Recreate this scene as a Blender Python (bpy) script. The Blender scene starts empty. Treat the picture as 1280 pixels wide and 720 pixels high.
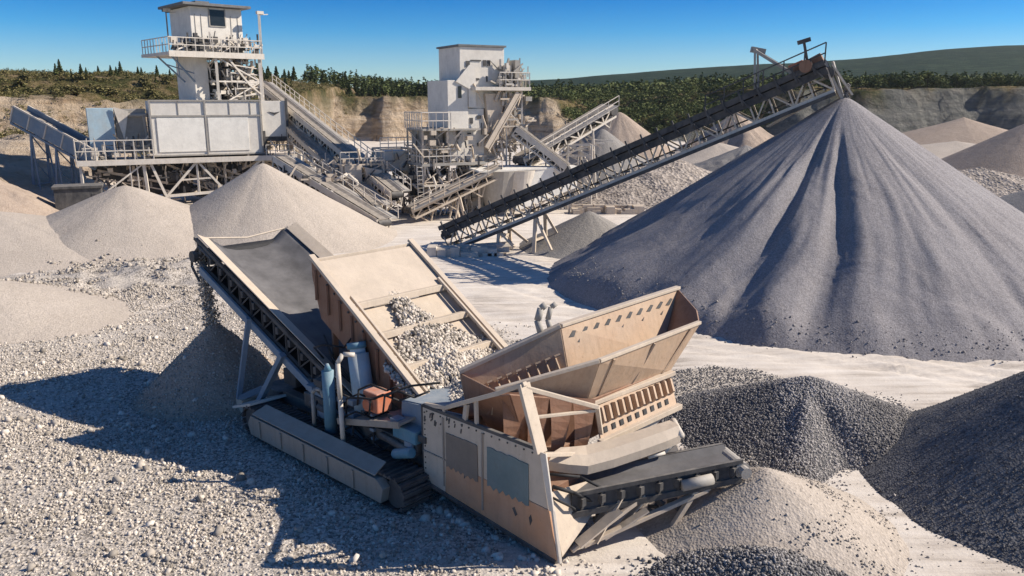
import bpy, math, random
import numpy as np
from mathutils import Vector, Matrix

R = math.radians
random.seed(7)
rng = np.random.default_rng(11)
sc = bpy.context.scene
COL = sc.collection

# ------------------------------------------------------------------ camera, sky, sun, exposure
cam_d = bpy.data.cameras.new('camera')
cam = bpy.data.objects.new('camera', cam_d)
COL.objects.link(cam)
cam.location = (0, 0, 10)
cam.rotation_euler = (R(90 - 13.2), 0, 0)
cam_d.sensor_width = 36
cam_d.lens = 36 * 1000 / 1280
cam_d.clip_start = 0.1
cam_d.clip_end = 6000
sc.camera = cam

SUN_EL = 35.0
SUN_DIR = Vector((0.9945 * math.cos(R(SUN_EL)), 0.105 * math.cos(R(SUN_EL)), math.sin(R(SUN_EL)))).normalized()
world = bpy.data.worlds.new('World')
sc.world = world
world.use_nodes = True
wn = world.node_tree.nodes
wl = world.node_tree.links
bg = wn['Background']
sky = wn.new('ShaderNodeTexSky')
sky.sky_type = 'NISHITA'
sky.sun_disc = False
sky.sun_elevation = R(SUN_EL)
sky.sun_rotation = math.atan2(SUN_DIR.x, SUN_DIR.y)
sky.altitude = 400
sky.air_density = 0.9
sky.dust_density = 0.15
sky.ozone_density = 2.5
hs = wn.new('ShaderNodeHueSaturation')
hs.inputs['Saturation'].default_value = 1.1
wl.new(sky.outputs[0], hs.inputs['Color'])
tcw = wn.new('ShaderNodeTexCoord'); sxw = wn.new('ShaderNodeSeparateXYZ'); wl.new(tcw.outputs['Generated'], sxw.inputs[0])
rw = wn.new('ShaderNodeValToRGB'); ew = rw.color_ramp.elements
for k_, (p_, c_) in enumerate([(0.0, (.80, .88, .95)), (.035, (.55, .78, .96)), (.08, (.15, .58, .95)), (.12, (.0, .41, .86)), (.45, (.38, .62, .88)), (1.0, (.6, .75, .88))]):
    if k_ > 1: ew.new(p_)
    ew[k_].position = p_; ew[k_].color = (*c_, 1)
wl.new(sxw.outputs[2], rw.inputs[0])
mw = wn.new('ShaderNodeMix'); mw.data_type = 'RGBA'; mw.blend_type = 'MULTIPLY'; mw.inputs[0].default_value = 1
wl.new(hs.outputs[0], mw.inputs[6]); wl.new(rw.outputs[0], mw.inputs[7])
wl.new(mw.outputs[2], bg.inputs['Color'])
bg.inputs['Strength'].default_value = 0.088

sun_d = bpy.data.lights.new('sun', 'SUN')
sun_d.energy = 5.0
sun_d.angle = R(0.5)
sun_d.color = (1.0, 0.9, 0.77)
sun = bpy.data.objects.new('sun', sun_d)
sun.rotation_euler = (-SUN_DIR).to_track_quat('-Z', 'Y').to_euler()
sun.location = (30, 0, 60)
COL.objects.link(sun)

sc.view_settings.view_transform = 'Standard'
sc.view_settings.look = 'None'
sc.view_settings.gamma = 1
sc.view_settings.exposure = 0.54
sc.cycles.max_bounces = 6
sc.cycles.diffuse_bounces = 3

# ------------------------------------------------------------------ numpy noise
def _hash(ix, iy, seed):
    n = (ix.astype(np.int64) * 374761393 + iy.astype(np.int64) * 668265263 + seed * 974711) & 0xFFFFFFFF
    n = ((n ^ (n >> 13)) * 1274126177) & 0xFFFFFFFF
    n = n ^ (n >> 16)
    return (n & 0xFFFFFF) / float(0xFFFFFF)

def vnoise(x, y, seed=0):
    x = np.asarray(x, float); y = np.asarray(y, float)
    ix = np.floor(x); iy = np.floor(y)
    fx = x - ix; fy = y - iy
    fx = fx * fx * fx * (fx * (fx * 6 - 15) + 10); fy = fy * fy * fy * (fy * (fy * 6 - 15) + 10)
    a = _hash(ix, iy, seed); b = _hash(ix + 1, iy, seed)
    c = _hash(ix, iy + 1, seed); d = _hash(ix + 1, iy + 1, seed)
    return (a + (b - a) * fx) * (1 - fy) + (c + (d - c) * fx) * fy

def fbm(x, y, seed=0, octv=4):
    s = 0; a = 0.5; t = 0
    for k in range(octv):
        s = s + a * (vnoise(x * 2 ** k, y * 2 ** k, seed + k * 17) * 2 - 1)
        t += a; a *= 0.5
    return s / t

def sstep(a, b, x):
    t = np.clip((x - a) / (b - a), 0, 1)
    return t * t * (3 - 2 * t)

# ------------------------------------------------------------------ materials
class NT:
    def __init__(s, name):
        s.m = bpy.data.materials.new(name); s.m.use_nodes = True
        s.t = s.m.node_tree; s.n = s.t.nodes; s.l = s.t.links
        s.b = s.n['Principled BSDF']
        s.tc = s.n.new('ShaderNodeTexCoord')
        s.co = s.tc.outputs['Object']
    def new(s, k, **kw):
        q = s.n.new(k)
        for a, v in kw.items(): setattr(q, a, v)
        return q
    def scaled(s, v):
        mp = s.new('ShaderNodeMapping'); mp.inputs['Scale'].default_value = v
        s.l.new(s.co, mp.inputs['Vector']); return mp.outputs[0]
    def noise(s, scale, detail=4, rough=0.6, co=None):
        q = s.new('ShaderNodeTexNoise'); q.inputs['Scale'].default_value = scale
        q.inputs['Detail'].default_value = detail; q.inputs['Roughness'].default_value = rough
        s.l.new(co or s.co, q.inputs['Vector']); return q.outputs['Fac']
    def voro(s, scale, feature='F1', co=None, out='Distance'):
        q = s.new('ShaderNodeTexVoronoi', feature=feature); q.inputs['Scale'].default_value = scale
        s.l.new(co or s.co, q.inputs['Vector']); return q.outputs[out]
    def ramp(s, fac, stops):
        q = s.new('ShaderNodeValToRGB'); e = q.color_ramp.elements
        while len(e) < len(stops): e.new(0.5)
        for i, (p, c) in enumerate(stops):
            e[i].position = p
            e[i].color = (c[0], c[1], c[2], 1) if isinstance(c, (tuple, list)) else (c, c, c, 1)
        s.l.new(fac, q.inputs[0]); return q.outputs[0]
    def mix(s, fac, a, b, mode='MIX'):
        q = s.new('ShaderNodeMix', data_type='RGBA', blend_type=mode)
        for sock, v in ((q.inputs[0], fac), (q.inputs[6], a), (q.inputs[7], b)):
            if isinstance(v, (int, float)): sock.default_value = v
            elif isinstance(v, (tuple, list)): sock.default_value = (v[0], v[1], v[2], 1)
            else: s.l.new(v, sock)
        return q.outputs[2]
    def math(s, op, a, b=0.0):
        q = s.new('ShaderNodeMath', operation=op)
        for sock, v in ((q.inputs[0], a), (q.inputs[1], b)):
            if isinstance(v, (int, float)): sock.default_value = v
            else: s.l.new(v, sock)
        return q.outputs[0]
    def bump(s, h, strength, dist, prev=None):
        q = s.new('ShaderNodeBump'); q.inputs['Strength'].default_value = strength
        q.inputs['Distance'].default_value = dist
        s.l.new(h, q.inputs['Height'])
        if prev is not None: s.l.new(prev, q.inputs['Normal'])
        return q.outputs[0]
    def done(s, col, rough=0.9, nrm=None, metal=0.0, spec=0.3):
        if isinstance(col, (tuple, list)): s.b.inputs['Base Color'].default_value = (*col, 1)
        else: s.l.new(col, s.b.inputs['Base Color'])
        if isinstance(rough, (int, float)): s.b.inputs['Roughness'].default_value = rough
        else: s.l.new(rough, s.b.inputs['Roughness'])
        s.b.inputs['Metallic'].default_value = metal
        s.b.inputs['Specular IOR Level'].default_value = spec
        if nrm is not None: s.l.new(nrm, s.b.inputs['Normal'])
        return s.m

def rocky(name, c1, c2, cell, bump=0.6, fine=None, speck=0.5, streak=False):
    """crushed stone or sand: stone sized cells with their own tone, relief between them"""
    t = NT(name)
    vc = t.voro(1 / cell, out='Color')
    sep = t.new('ShaderNodeSeparateColor'); t.l.new(vc, sep.inputs[0])
    big = t.noise(0.35, 5, 0.6)
    f = t.math('ADD', t.math('MULTIPLY', sep.outputs[0], speck), t.math('MULTIPLY', big, 1 - speck))
    col = t.ramp(f, [(0.2, c1), (0.8, c2)])
    if streak:
        sn = t.noise(1.6, 5, 0.65, co=t.scaled((1, 1, 0.18)))
        col = t.mix(t.ramp(sn, [(0.45, 0.0), (0.7, 0.3)]), col, tuple(c * 0.62 for c in c1))
    vd = t.voro(1 / cell)
    n = t.bump(vd, bump, cell * 0.6)
    n = t.bump(t.noise(1 / (cell * 4), 4, 0.7), bump * 0.8, cell * 2.2, n)
    return t.done(col, 0.95, n, spec=0.15)

def painted(name, col, dust=(0.46, 0.42, 0.37), dusty=0.5, rust=0.25, rough=0.7, rustc=(0.16, 0.075, 0.04)):
    t = NT(name)
    n1 = t.noise(1.3, 6, 0.65); n2 = t.noise(6.5, 6, 0.7); n3 = t.noise(2.2, 4, 0.6, co=t.scaled((3.5, 3.5, 0.35)))
    c = t.mix(t.ramp(n1, [(0.35, 0.0), (0.75, dusty)]), col, dust)
    c = t.mix(t.ramp(n3, [(0.5, 0.0), (0.75, min(1, rust * 1.3))]), c, tuple(x * 0.55 for x in col))
    c = t.mix(t.ramp(n2, [(0.6, 0.0), (0.68, rust)]), c, rustc)
    ge = t.new('ShaderNodeNewGeometry'); sz = t.new('ShaderNodeSeparateXYZ'); t.l.new(ge.outputs['Normal'], sz.inputs[0])
    up = t.math('MULTIPLY', t.ramp(sz.outputs[2], [(0.35, 0.0), (0.85, 1.0)]), t.ramp(t.noise(2.6, 6, 0.7), [(0.3, 0.25), (0.62, 0.95)]))
    c = t.mix(t.math('MULTIPLY', up, min(1.0, dusty * 1.5)), c, dust)
    gr = t.ramp(t.noise(0.9, 8, 0.8), [(0.42, 0.0), (0.7, 0.5)])
    c = t.mix(gr, c, tuple(x * 0.5 + y * 0.12 for x, y in zip(col, dust)))
    nb = t.bump(t.noise(5, 6, 0.6), 0.3, 0.03)
    return t.done(c, rough, nb, spec=0.35)

def plain(name, col, rough=0.8, var=0.3, metal=0.0, scale=3):
    t = NT(name)
    n1 = t.noise(scale, 5, 0.65)
    c = t.mix(t.ramp(n1, [(0.3, 0.0), (0.75, 1.0)]), tuple(x * (1 - var) for x in col), tuple(min(1, x * (1 + var)) for x in col))
    return t.done(c, rough, t.bump(n1, 0.15, 0.02), metal, 0.3)

MT = {}
MT['white_steel'] = painted('white_steel', (0.66, 0.61, 0.54), dust=(0.5, 0.43, 0.35), dusty=0.6, rust=0.3, rustc=(0.28, 0.2, 0.14))
MT['panel'] = painted('panel_steel', (0.82, 0.79, 0.72), dusty=0.15, rust=0.1, rustc=(0.3, 0.23, 0.17))
MT['cladding'] = painted('cladding', (0.72, 0.68, 0.61), dusty=0.3, rust=0.12, rustc=(0.35, 0.3, 0.25))
MT['cream'] = painted('cream_steel', (0.6, 0.51, 0.41), dust=(0.48, 0.4, 0.31), dusty=0.6, rust=0.35, rustc=(0.22, 0.15, 0.1))
MT['grey_steel'] = painted('grey_steel', (0.33, 0.31, 0.28), dusty=0.5, rust=0.3)
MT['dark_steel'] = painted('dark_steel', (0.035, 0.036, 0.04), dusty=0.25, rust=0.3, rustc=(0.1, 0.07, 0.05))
MT['tan'] = painted('tan_steel', (0.48, 0.335, 0.225), dust=(0.5, 0.41, 0.32), dusty=0.45, rust=0.3)
MT['orange_tan'] = painted('orange_tan_steel', (0.5, 0.27, 0.15), dust=(0.48, 0.38, 0.3), dusty=0.4, rust=0.2)
MT['brown'] = painted('brown_steel', (0.25, 0.125, 0.075), dust=(0.34, 0.25, 0.19), dusty=0.4, rust=0.4)
MT['beige'] = painted('beige_steel', (0.56, 0.47, 0.37), dust=(0.5, 0.42, 0.34), dusty=0.6, rust=0.2)
MT['window'] = painted('window_sheet', (0.13, 0.19, 0.2), dust=(0.3, 0.3, 0.28), dusty=0.3, rust=0.15, rough=0.5)
MT['window_brown'] = painted('window_sheet_brown', (0.2, 0.165, 0.135), dust=(0.3, 0.26, 0.22), dusty=0.3, rust=0.15, rough=0.6)
MT['blue'] = painted('blue_steel', (0.05, 0.2, 0.3), dust=(0.4, 0.42, 0.42), dusty=0.4, rust=0.2)
MT['pale_blue'] = painted('pale_blue_steel', (0.38, 0.52, 0.6), dusty=0.5, rust=0.2)
MT['slate_blue'] = painted('slate_blue_steel', (0.16, 0.23, 0.31), dust=(0.4, 0.4, 0.38), dusty=0.4, rust=0.2)
MT['dirty'] = painted('dirty_steel', (0.34, 0.29, 0.24), dust=(0.36, 0.32, 0.27), dusty=0.6, rust=0.35)
MT['orange'] = painted('orange_steel', (0.55, 0.14, 0.05), dusty=0.4, rust=0.2)
MT['glass'] = plain('dark_glass', (0.02, 0.025, 0.03), 0.15, 0.2)
MT['roof'] = plain('roof_sheet', (0.16, 0.16, 0.16), 0.8)
MT['belt'] = plain('rubber_belt', (0.13, 0.125, 0.125), 0.75, 0.35, scale=1.2)
MT['dusty_belt'] = plain('dusty_belt', (0.3, 0.265, 0.225), 0.9, 0.35)
MT['rubber'] = plain('black_rubber', (0.025, 0.025, 0.027), 0.7, 0.4)
MT['track'] = plain('track_steel', (0.1, 0.09, 0.085), 0.6, 0.5)
MT['sand'] = rocky('sand', (0.34, 0.295, 0.25), (0.49, 0.43, 0.37), 0.06, 0.4, speck=0.4)
MT['sand_brown'] = rocky('brown_sand', (0.3, 0.235, 0.185), (0.42, 0.34, 0.275), 0.08, 0.5, speck=0.4, streak=True)
MT['sand_grey'] = rocky('grey_sand', (0.2, 0.19, 0.18), (0.31, 0.29, 0.27), 0.05, 0.5, speck=0.5)
MT['blue_grit'] = rocky('blue_grey_grit', (0.18, 0.168, 0.172), (0.31, 0.295, 0.3), 0.05, 0.3, speck=0.5)
MT['gravel'] = rocky('gravel', (0.27, 0.245, 0.22), (0.5, 0.455, 0.41), 0.09, 0.9, speck=0.7)
MT['dark_gravel'] = rocky('dark_gravel', (0.075, 0.075, 0.08), (0.2, 0.193, 0.19), 0.05, 0.6, speck=0.6)
MT['rubble'] = rocky('rubble', (0.22, 0.19, 0.165), (0.46, 0.4, 0.345), 0.28, 0.6, speck=0.6)

def stone_mat(name, c1, c2):
    t = NT(name)
    at = t.new('ShaderNodeAttribute', attribute_name='tone')
    c = t.ramp(at.outputs['Fac'], [(0.0, c1), (1.0, c2)])
    c = t.mix(t.ramp(t.noise(14, 3, 0.6), [(0.35, 0.0), (0.75, 0.4)]), c, tuple(x * 0.7 for x in c1))
    return t.done(c, 0.9, None, spec=0.2)
MT['stones'] = stone_mat('pale_stones', (0.22, 0.195, 0.165), (0.78, 0.7, 0.61))
MT['dark_stones'] = stone_mat('dark_stones', (0.06, 0.06, 0.066), (0.46, 0.43, 0.405))

# ------------------------------------------------------------------ mesh builder
class MB:
    def __init__(s): s.v = []; s.f = []; s.marks = []; s.nest = 0
    def raw(s, vs, fs):
        if not s.nest: s.marks.append((len(s.v), len(s.f)))
        o = len(s.v); s.v += [tuple(p) for p in vs]; s.f += [tuple(i + o for i in f) for f in fs]; return s
    def box(s, x0, x1, y0, y1, z0, z1):
        v = [(x, y, z) for z in (z0, z1) for y in (y0, y1) for x in (x0, x1)]
        return s.raw(v, [(0, 2, 3, 1), (4, 5, 7, 6), (0, 1, 5, 4), (2, 6, 7, 3), (0, 4, 6, 2), (1, 3, 7, 5)])
    def beam(s, p, q, w=0.1, h=None):
        p = Vector(p); q = Vector(q); d = q - p
        if d.length < 1e-5: return s
        h = h or w; w *= random.uniform(0.965, 1.035); h *= random.uniform(0.965, 1.035)
        dn = d.normalized(); up = Vector((0, 0, 1)) if abs(dn.z) < 0.95 else Vector((0.3, 1, 0))
        a = dn.cross(up).normalized() * w / 2; b = a.cross(dn).normalized() * h / 2
        v = [p - a - b, p + a - b, p + a + b, p - a + b, q - a - b, q + a - b, q + a + b, q - a + b]
        return s.raw(v, [(0, 3, 2, 1), (4, 5, 6, 7), (0, 1, 5, 4), (1, 2, 6, 5), (2, 3, 7, 6), (3, 0, 4, 7)])
    def tube(s, p, q, r, n=8, r2=None, cap=True):
        p = Vector(p); q = Vector(q); dn = (q - p).normalized(); r2 = r if r2 is None else r2
        up = Vector((0, 0, 1)) if abs(dn.z) < 0.95 else Vector((1, 0, 0))
        a = dn.cross(up).normalized(); b = a.cross(dn)
        v = []
        for c, rr in ((p, r), (q, r2)):
            for i in range(n):
                t = 2 * math.pi * i / n; v.append(c + a * math.cos(t) * rr + b * math.sin(t) * rr)
        f = [(i, (i + 1) % n, n + (i + 1) % n, n + i) for i in range(n)]
        if cap: f += [tuple(range(n))[::-1], tuple(range(n, 2 * n))]
        return s.raw(v, f)
    def path(s, pts, r, n=6):
        s.marks.append((len(s.v), len(s.f))); s.nest += 1
        for a, b in zip(pts, pts[1:]): s.tube(a, b, r, n)
        s.nest -= 1
        return s
    def split(s):
        out = []; mk = s.marks + [(len(s.v), len(s.f))]
        for (v0, f0), (v1, f1) in zip(mk, mk[1:]):
            q = MB(); q.v = s.v[v0:v1]; q.f = [tuple(i - v0 for i in f) for f in s.f[f0:f1]]; out.append(q)
        return out
    def plate(s, pts, th):
        P = [Vector(p) for p in pts]; nrm = Vector((0, 0, 0))
        for i in range(len(P)):
            nrm += (P[i] - P[0]).cross(P[(i + 1) % len(P)] - P[0])
        nrm = nrm.normalized() * th / 2; n = len(P)
        v = [p - nrm for p in P] + [p + nrm for p in P]
        f = [tuple(range(n))[::-1], tuple(range(n, 2 * n))] + [(i, (i + 1) % n, n + (i + 1) % n, n + i) for i in range(n)]
        return s.raw(v, f)
    def build(s, name, mat, parent=None, bevel=0.0, smooth=False):
        me = bpy.data.meshes.new(name); me.from_pydata(s.v, [], s.f); me.update()
        me.materials.append(MT[mat] if isinstance(mat, str) else mat)
        o = bpy.data.objects.new(name, me); COL.objects.link(o)
        if parent is not None: o.parent = parent
        if smooth:
            me.polygons.foreach_set('use_smooth', [True] * len(me.polygons))
        if bevel:
            b = o.modifiers.new('bevel', 'BEVEL'); b.width = bevel; b.segments = 2; b.limit_method = 'ANGLE'
        return o

def tag(o, label=None, cat=None, group=None, kind=None):
    if label: o['label'] = label
    if cat: o['category'] = cat
    if group: o['group'] = group
    if kind: o['kind'] = kind
    return o

def thing(name, label, cat, loc=(0, 0, 0), rz=0.0, group=None):
    o = bpy.data.objects.new(name, None); o.empty_display_size = 0.5
    o.location = loc; o.rotation_euler = (0, 0, R(rz)); COL.objects.link(o)
    return tag(o, label, cat, group)

def np_mesh(name, verts, faces, mat, smooth=False, attrs=None):
    me = bpy.data.meshes.new(name)
    verts = np.asarray(verts, np.float32); faces = np.asarray(faces, np.int32); k = faces.shape[1]
    me.vertices.add(len(verts)); me.vertices.foreach_set('co', verts.ravel())
    me.loops.add(faces.size); me.loops.foreach_set('vertex_index', faces.ravel())
    me.polygons.add(len(faces)); me.polygons.foreach_set('loop_start', np.arange(0, faces.size, k, dtype=np.int32))
    if smooth: me.polygons.foreach_set('use_smooth', np.ones(len(faces), bool))
    me.update(calc_edges=True)
    for an, av in (attrs or {}).items():
        if av.ndim == 1:
            a = me.attributes.new(an, 'FLOAT', 'POINT'); a.data.foreach_set('value', av.astype(np.float32))
        else:
            a = me.attributes.new(an, 'FLOAT_COLOR', 'POINT'); a.data.foreach_set('color', av.astype(np.float32).ravel())
    me.materials.append(MT[mat] if isinstance(mat, str) else mat)
    o = bpy.data.objects.new(name, me); COL.objects.link(o)
    return o

# ------------------------------------------------------------------ the quarry ground
def cliff_y(x):
    """where the pit wall starts, as distance ahead"""
    y = 205 + 10 * fbm(x / 40, 0 * x, 3) + 4 * fbm(x / 9, 0 * x + 5, 4)
    left = 86 + (x + 105) * 1.0
    y = np.where(x < -45, np.minimum(y, np.maximum(64, left) + 6 * fbm(x / 14, 0 * x, 9, 3)), y)
    return y

def ground(x, y):
    x = np.asarray(x, float); y = np.asarray(y, float)
    z = 0.10 * fbm(x / 5, y / 5, 1, 4) * (1 - sstep(60, 120, y)) + 0.03 * fbm(x * 1.3, y * 1.3, 8, 3) * (y < 70)
    # low stony rise on the left
    z = z + 0.9 * sstep(-13, -26, x) * (1 - sstep(30, 44, y)) * (0.8 + 0.35 * fbm(x / 3, y / 3, 21, 4))
    z = z + 0.45 * np.exp(-(((x + 20.5) / 7.5) ** 2 + ((y - 44) / 5.5) ** 2)) * (1.5 + 1.2 * fbm(x / 1.2, y / 1.2, 31, 4))
    # wheel ruts along the haul road
    for k_, (x0_, y0_, x1_, y1_, bow) in enumerate(((-2, 47, 26, 25, 2.5), (-6, 43, 28, 27, 3.2), (-1, 52, 22, 23.5, 1.6), (-4, 40, 30, 29.5, 4.0))):
        dx_, dy_ = x1_ - x0_, y1_ - y0_; L_ = math.hypot(dx_, dy_)
        t_ = ((x - x0_) * dx_ + (y - y0_) * dy_) / L_ ** 2
        off = (-(x - x0_) * dy_ + (y - y0_) * dx_) / L_ + bow * 4 * t_ * (1 - t_) + .35 * np.sin(t_ * 9 + k_)
        for sd_ in (-1.05, 1.05):
            e_ = (off - sd_) / .26
            z = z + (-0.075 * np.exp(-e_ * e_) + 0.035 * np.exp(-(np.abs(e_) - 1.7) ** 2 * 2)) * sstep(-.15, .1, t_) * (1 - sstep(.95, 1.3, t_))
    # the floor lifts towards the plant in the back left
    z = z + (3.6 + 1.6 * fbm(x / 5, y / 5, 33, 4)) * sstep(-40, -54, x) * sstep(50, 66, y) + 1.5 * sstep(-36, -60, x) * sstep(30, 55, y)
    cy = cliff_y(x)
    d = y - cy
    wall = 10.2 + 1.2 * fbm(x / 30, y / 30, 12) + 2.6 * sstep(20, 80, x)
    lf = sstep(-30, -60, x)
    steep = 7 - 2 * lf + 22 * sstep(8, 25, x) * (1 - sstep(55, 75, x))
    t = np.clip(d / steep, 0, 1)
    bench = 0.55 * sstep(0.0, 0.42, t) + 0.45 * sstep(0.55, 1.0, t)
    rough = 0.8 * fbm(x / 4, y / 4, 40, 4) * (t > 0) * (1 - sstep(30, 60, d))
    w = bench * wall + rough
    w = w + 1.3 * np.abs(fbm(x / 7, y / 4, 44, 4)) * (t > 0) * (1 - sstep(10, 30, d)) * lf
    w = w + lf * (4.8 * sstep(6, 48, d) + 1.0 * fbm(x / 10, y / 10, 15) * sstep(4, 10, d))
    z = np.where(d > 0, z * (1 - np.minimum(1, t)) + w, z)
    # far plateau and the ridges behind it
    px = x / np.maximum(y, 1)
    ridge = 10 + 900 * (0.0225 + 0.018 * sstep(-0.02, 0.33, px) + 0.021 * sstep(0.3, 0.62, px)
                       + 0.0016 * fbm(px * 9, 0 * px, 50, 4) - 0.02 * sstep(0.0, -0.35, px))
    f = sstep(300, 900, y)
    z = z * (1 - f) + f * ridge
    z = z - 0.05 * np.maximum(0, y - 950)
    return z

def gz(x, y): return float(ground(np.array([x]), np.array([y]))[0])

def graded(lo, hi, dense_lo, dense_hi, step, grow):
    mid = list(np.arange(dense_lo, dense_hi + step / 2, step))
    a = []; s = step; p = dense_lo
    while p > lo: s *= grow; p -= s; a.append(p)
    b = []; s = step; p = dense_hi
    while p < hi: s *= grow; p += s; b.append(p)
    return np.array(a[::-1] + mid + b)

gx = graded(-1600, 1600, -34, 34, 0.3, 1.028)
gy = np.concatenate([graded(-60, 60, 9, 60, 0.27, 1.0)[:0], graded(-60, 62, 9, 62, 0.3, 1.08)])
yy = list(gy[gy <= 62]); s = 0.3
while yy[-1] < 230: s = min(s * 1.02, 1.1); yy.append(yy[-1] + s)
while yy[-1] < 1700: s *= 1.05; yy.append(yy[-1] + s)
gy = np.array(yy)
GX, GY = np.meshgrid(gx, gy)
GZ = ground(GX, GY)
nx, ny = len(gx), len(gy)
idx = np.arange(nx * ny).reshape(ny, nx)
faces = np.stack([idx[:-1, :-1], idx[:-1, 1:], idx[1:, 1:], idx[1:, :-1]], -1).reshape(-1, 4)
# masks: R = gravel, G = vegetation, B = grey rock instead of tan
X, Y = GX.ravel(), GY.ravel()
def blob(x, y, cx, cy, rx, ry, n=0.35, seed=60):
    d = np.sqrt(((x - cx) / rx) ** 2 + ((y - cy) / ry) ** 2) + n * fbm(x / 2.2, y / 2.2, seed, 4)
    return 1 - sstep(0.8, 1.1, d)
def gravel_mask(x, y):
    g = blob(x, y, -17, 21, 21, 18, 0.25)
    g = np.maximum(g, blob(x, y, -22, 44, 10, 8, 0.5, 61))
    g = np.maximum(g, blob(x, y, -4, 30, 5.5, 5, 0.4, 62))
    g = np.maximum(g, blob(x, y, 7, 26, 4, 3, 0.4, 63))
    return g
gm = gravel_mask(X, Y)
dcl = Y - cliff_y(X)
lf = sstep(-30, -60, X)
veg = sstep(4, 9, dcl + 5 * fbm(X / 6, Y / 6, 70, 4))
veg = np.maximum(veg, sstep(8, 25, X) * (1 - sstep(52, 66, X)) * sstep(2, 9, dcl + 4 * fbm(X / 5, Y / 5, 71)))
grey = sstep(0, 40, X) * sstep(60, 120, Y)
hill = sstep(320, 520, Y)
MT_g = NT('quarry_ground')
t = MT_g
at = t.new('ShaderNodeAttribute', attribute_name='zone')
sp = t.new('ShaderNodeSeparateColor'); t.l.new(at.outputs['Color'], sp.inputs[0])
gR, gG, gB = sp.outputs
mpr = t.new('ShaderNodeMapping'); mpr.inputs['Rotation'].default_value = (0, 0, R(33)); mpr.inputs['Scale'].default_value = (0.22, 2.2, 1); t.l.new(t.co, mpr.inputs['Vector'])
road_a = t.noise(1.0, 7, 0.65, co=mpr.outputs[0]); road_b = t.noise(0.22, 6, 0.6)
road_n = t.math('ADD', t.math('MULTIPLY', road_a, .6), t.math('MULTIPLY', road_b, .4))
road = t.ramp(road_n, [(0.36, (0.38, 0.33, 0.28)), (0.46, (0.58, 0.52, 0.455)), (0.62, (0.7, 0.645, 0.58))])
vc = t.new('ShaderNodeSeparateColor'); t.l.new(t.voro(15, out='Color'), vc.inputs[0])
grv = t.ramp(vc.outputs[0], [(0.0, (0.14, 0.125, 0.11)), (0.3, (0.32, 0.285, 0.245)), (0.65, (0.48, 0.43, 0.375)), (1.0, (0.62, 0.56, 0.49))])
grv = t.mix(t.ramp(t.noise(0.25, 6), [(0.42, 0.0), (0.66, 0.75)]), grv, (0.47, 0.43, 0.385))
col = t.mix(gR, road, grv)
# pit walls: bedded rock, tan or grey
geo = t.new('ShaderNodeNewGeometry')
sn = t.new('ShaderNodeSeparateXYZ'); t.l.new(geo.outputs['Normal'], sn.inputs[0])
stp0 = t.ramp(sn.outputs[2], [(0.6, 1.0), (0.88, 0.0)])
at3 = t.new('ShaderNodeAttribute', attribute_name='rockface')
stp = t.math('MAXIMUM', stp0, at3.outputs['Fac'])
bed = t.noise(0.28, 7, 0.7, co=t.scaled((0.5, 0.5, 4.5)))
rockt = t.ramp(bed, [(0.3, (0.24, 0.16, 0.10)), (0.45, (0.44, 0.34, 0.24)), (0.7, (0.58, 0.48, 0.37))])
rockg = t.ramp(bed, [(0.3, (0.11, 0.115, 0.105)), (0.55, (0.17, 0.168, 0.155)), (0.78, (0.3, 0.28, 0.245))])
rock = t.mix(gB, rockt, rockg)
col = t.mix(stp, col, rock)
vg = t.noise(0.16, 8, 0.72)
vcol = t.ramp(vg, [(0.3, (0.04, 0.05, 0.016)), (0.45, (0.085, 0.085, 0.03)), (0.53, (0.18, 0.14, 0.065)), (0.66, (0.36, 0.27, 0.17))])
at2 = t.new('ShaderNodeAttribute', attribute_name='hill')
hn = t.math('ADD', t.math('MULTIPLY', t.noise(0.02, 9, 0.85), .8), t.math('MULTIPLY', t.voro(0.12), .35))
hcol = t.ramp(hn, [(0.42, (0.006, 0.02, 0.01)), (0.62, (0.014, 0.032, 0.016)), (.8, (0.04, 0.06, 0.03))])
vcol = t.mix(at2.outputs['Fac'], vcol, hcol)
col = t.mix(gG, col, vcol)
b1 = t.bump(t.math('MULTIPLY', t.voro(15), gR), 0.6, 0.04)
b1 = t.bump(t.math('MULTIPLY', t.noise(1.1, 7, 0.65), 1.0), 0.25, 0.12, b1)
b1 = t.bump(road_a, 0.3, 0.08, b1)
b1 = t.bump(t.noise(9, 5, 0.75), 0.45, 0.04, b1)
crk = t.math('MULTIPLY', t.math('ADD', t.voro(0.32, co=t.scaled((1, 1, 1.6))), t.noise(0.9, 6, 0.75)), stp)
b1 = t.bump(crk, 0.9, 1.6, b1)
vgr = t.math('MULTIPLY', t.math('ADD', t.voro(0.5), t.noise(1.2, 5, 0.7)), gG)
b1 = t.bump(vgr, 0.8, 0.8, b1)
t.done(col, 0.95, b1, spec=0.1)
MT['ground'] = t.m
zone = np.stack([gm, veg, grey, np.ones_like(gm)], -1)
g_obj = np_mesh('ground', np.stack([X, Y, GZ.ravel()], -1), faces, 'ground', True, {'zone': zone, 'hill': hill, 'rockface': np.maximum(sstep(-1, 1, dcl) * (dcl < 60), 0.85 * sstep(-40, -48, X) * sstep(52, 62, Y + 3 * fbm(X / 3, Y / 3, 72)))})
tag(g_obj, kind='structure')

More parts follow.
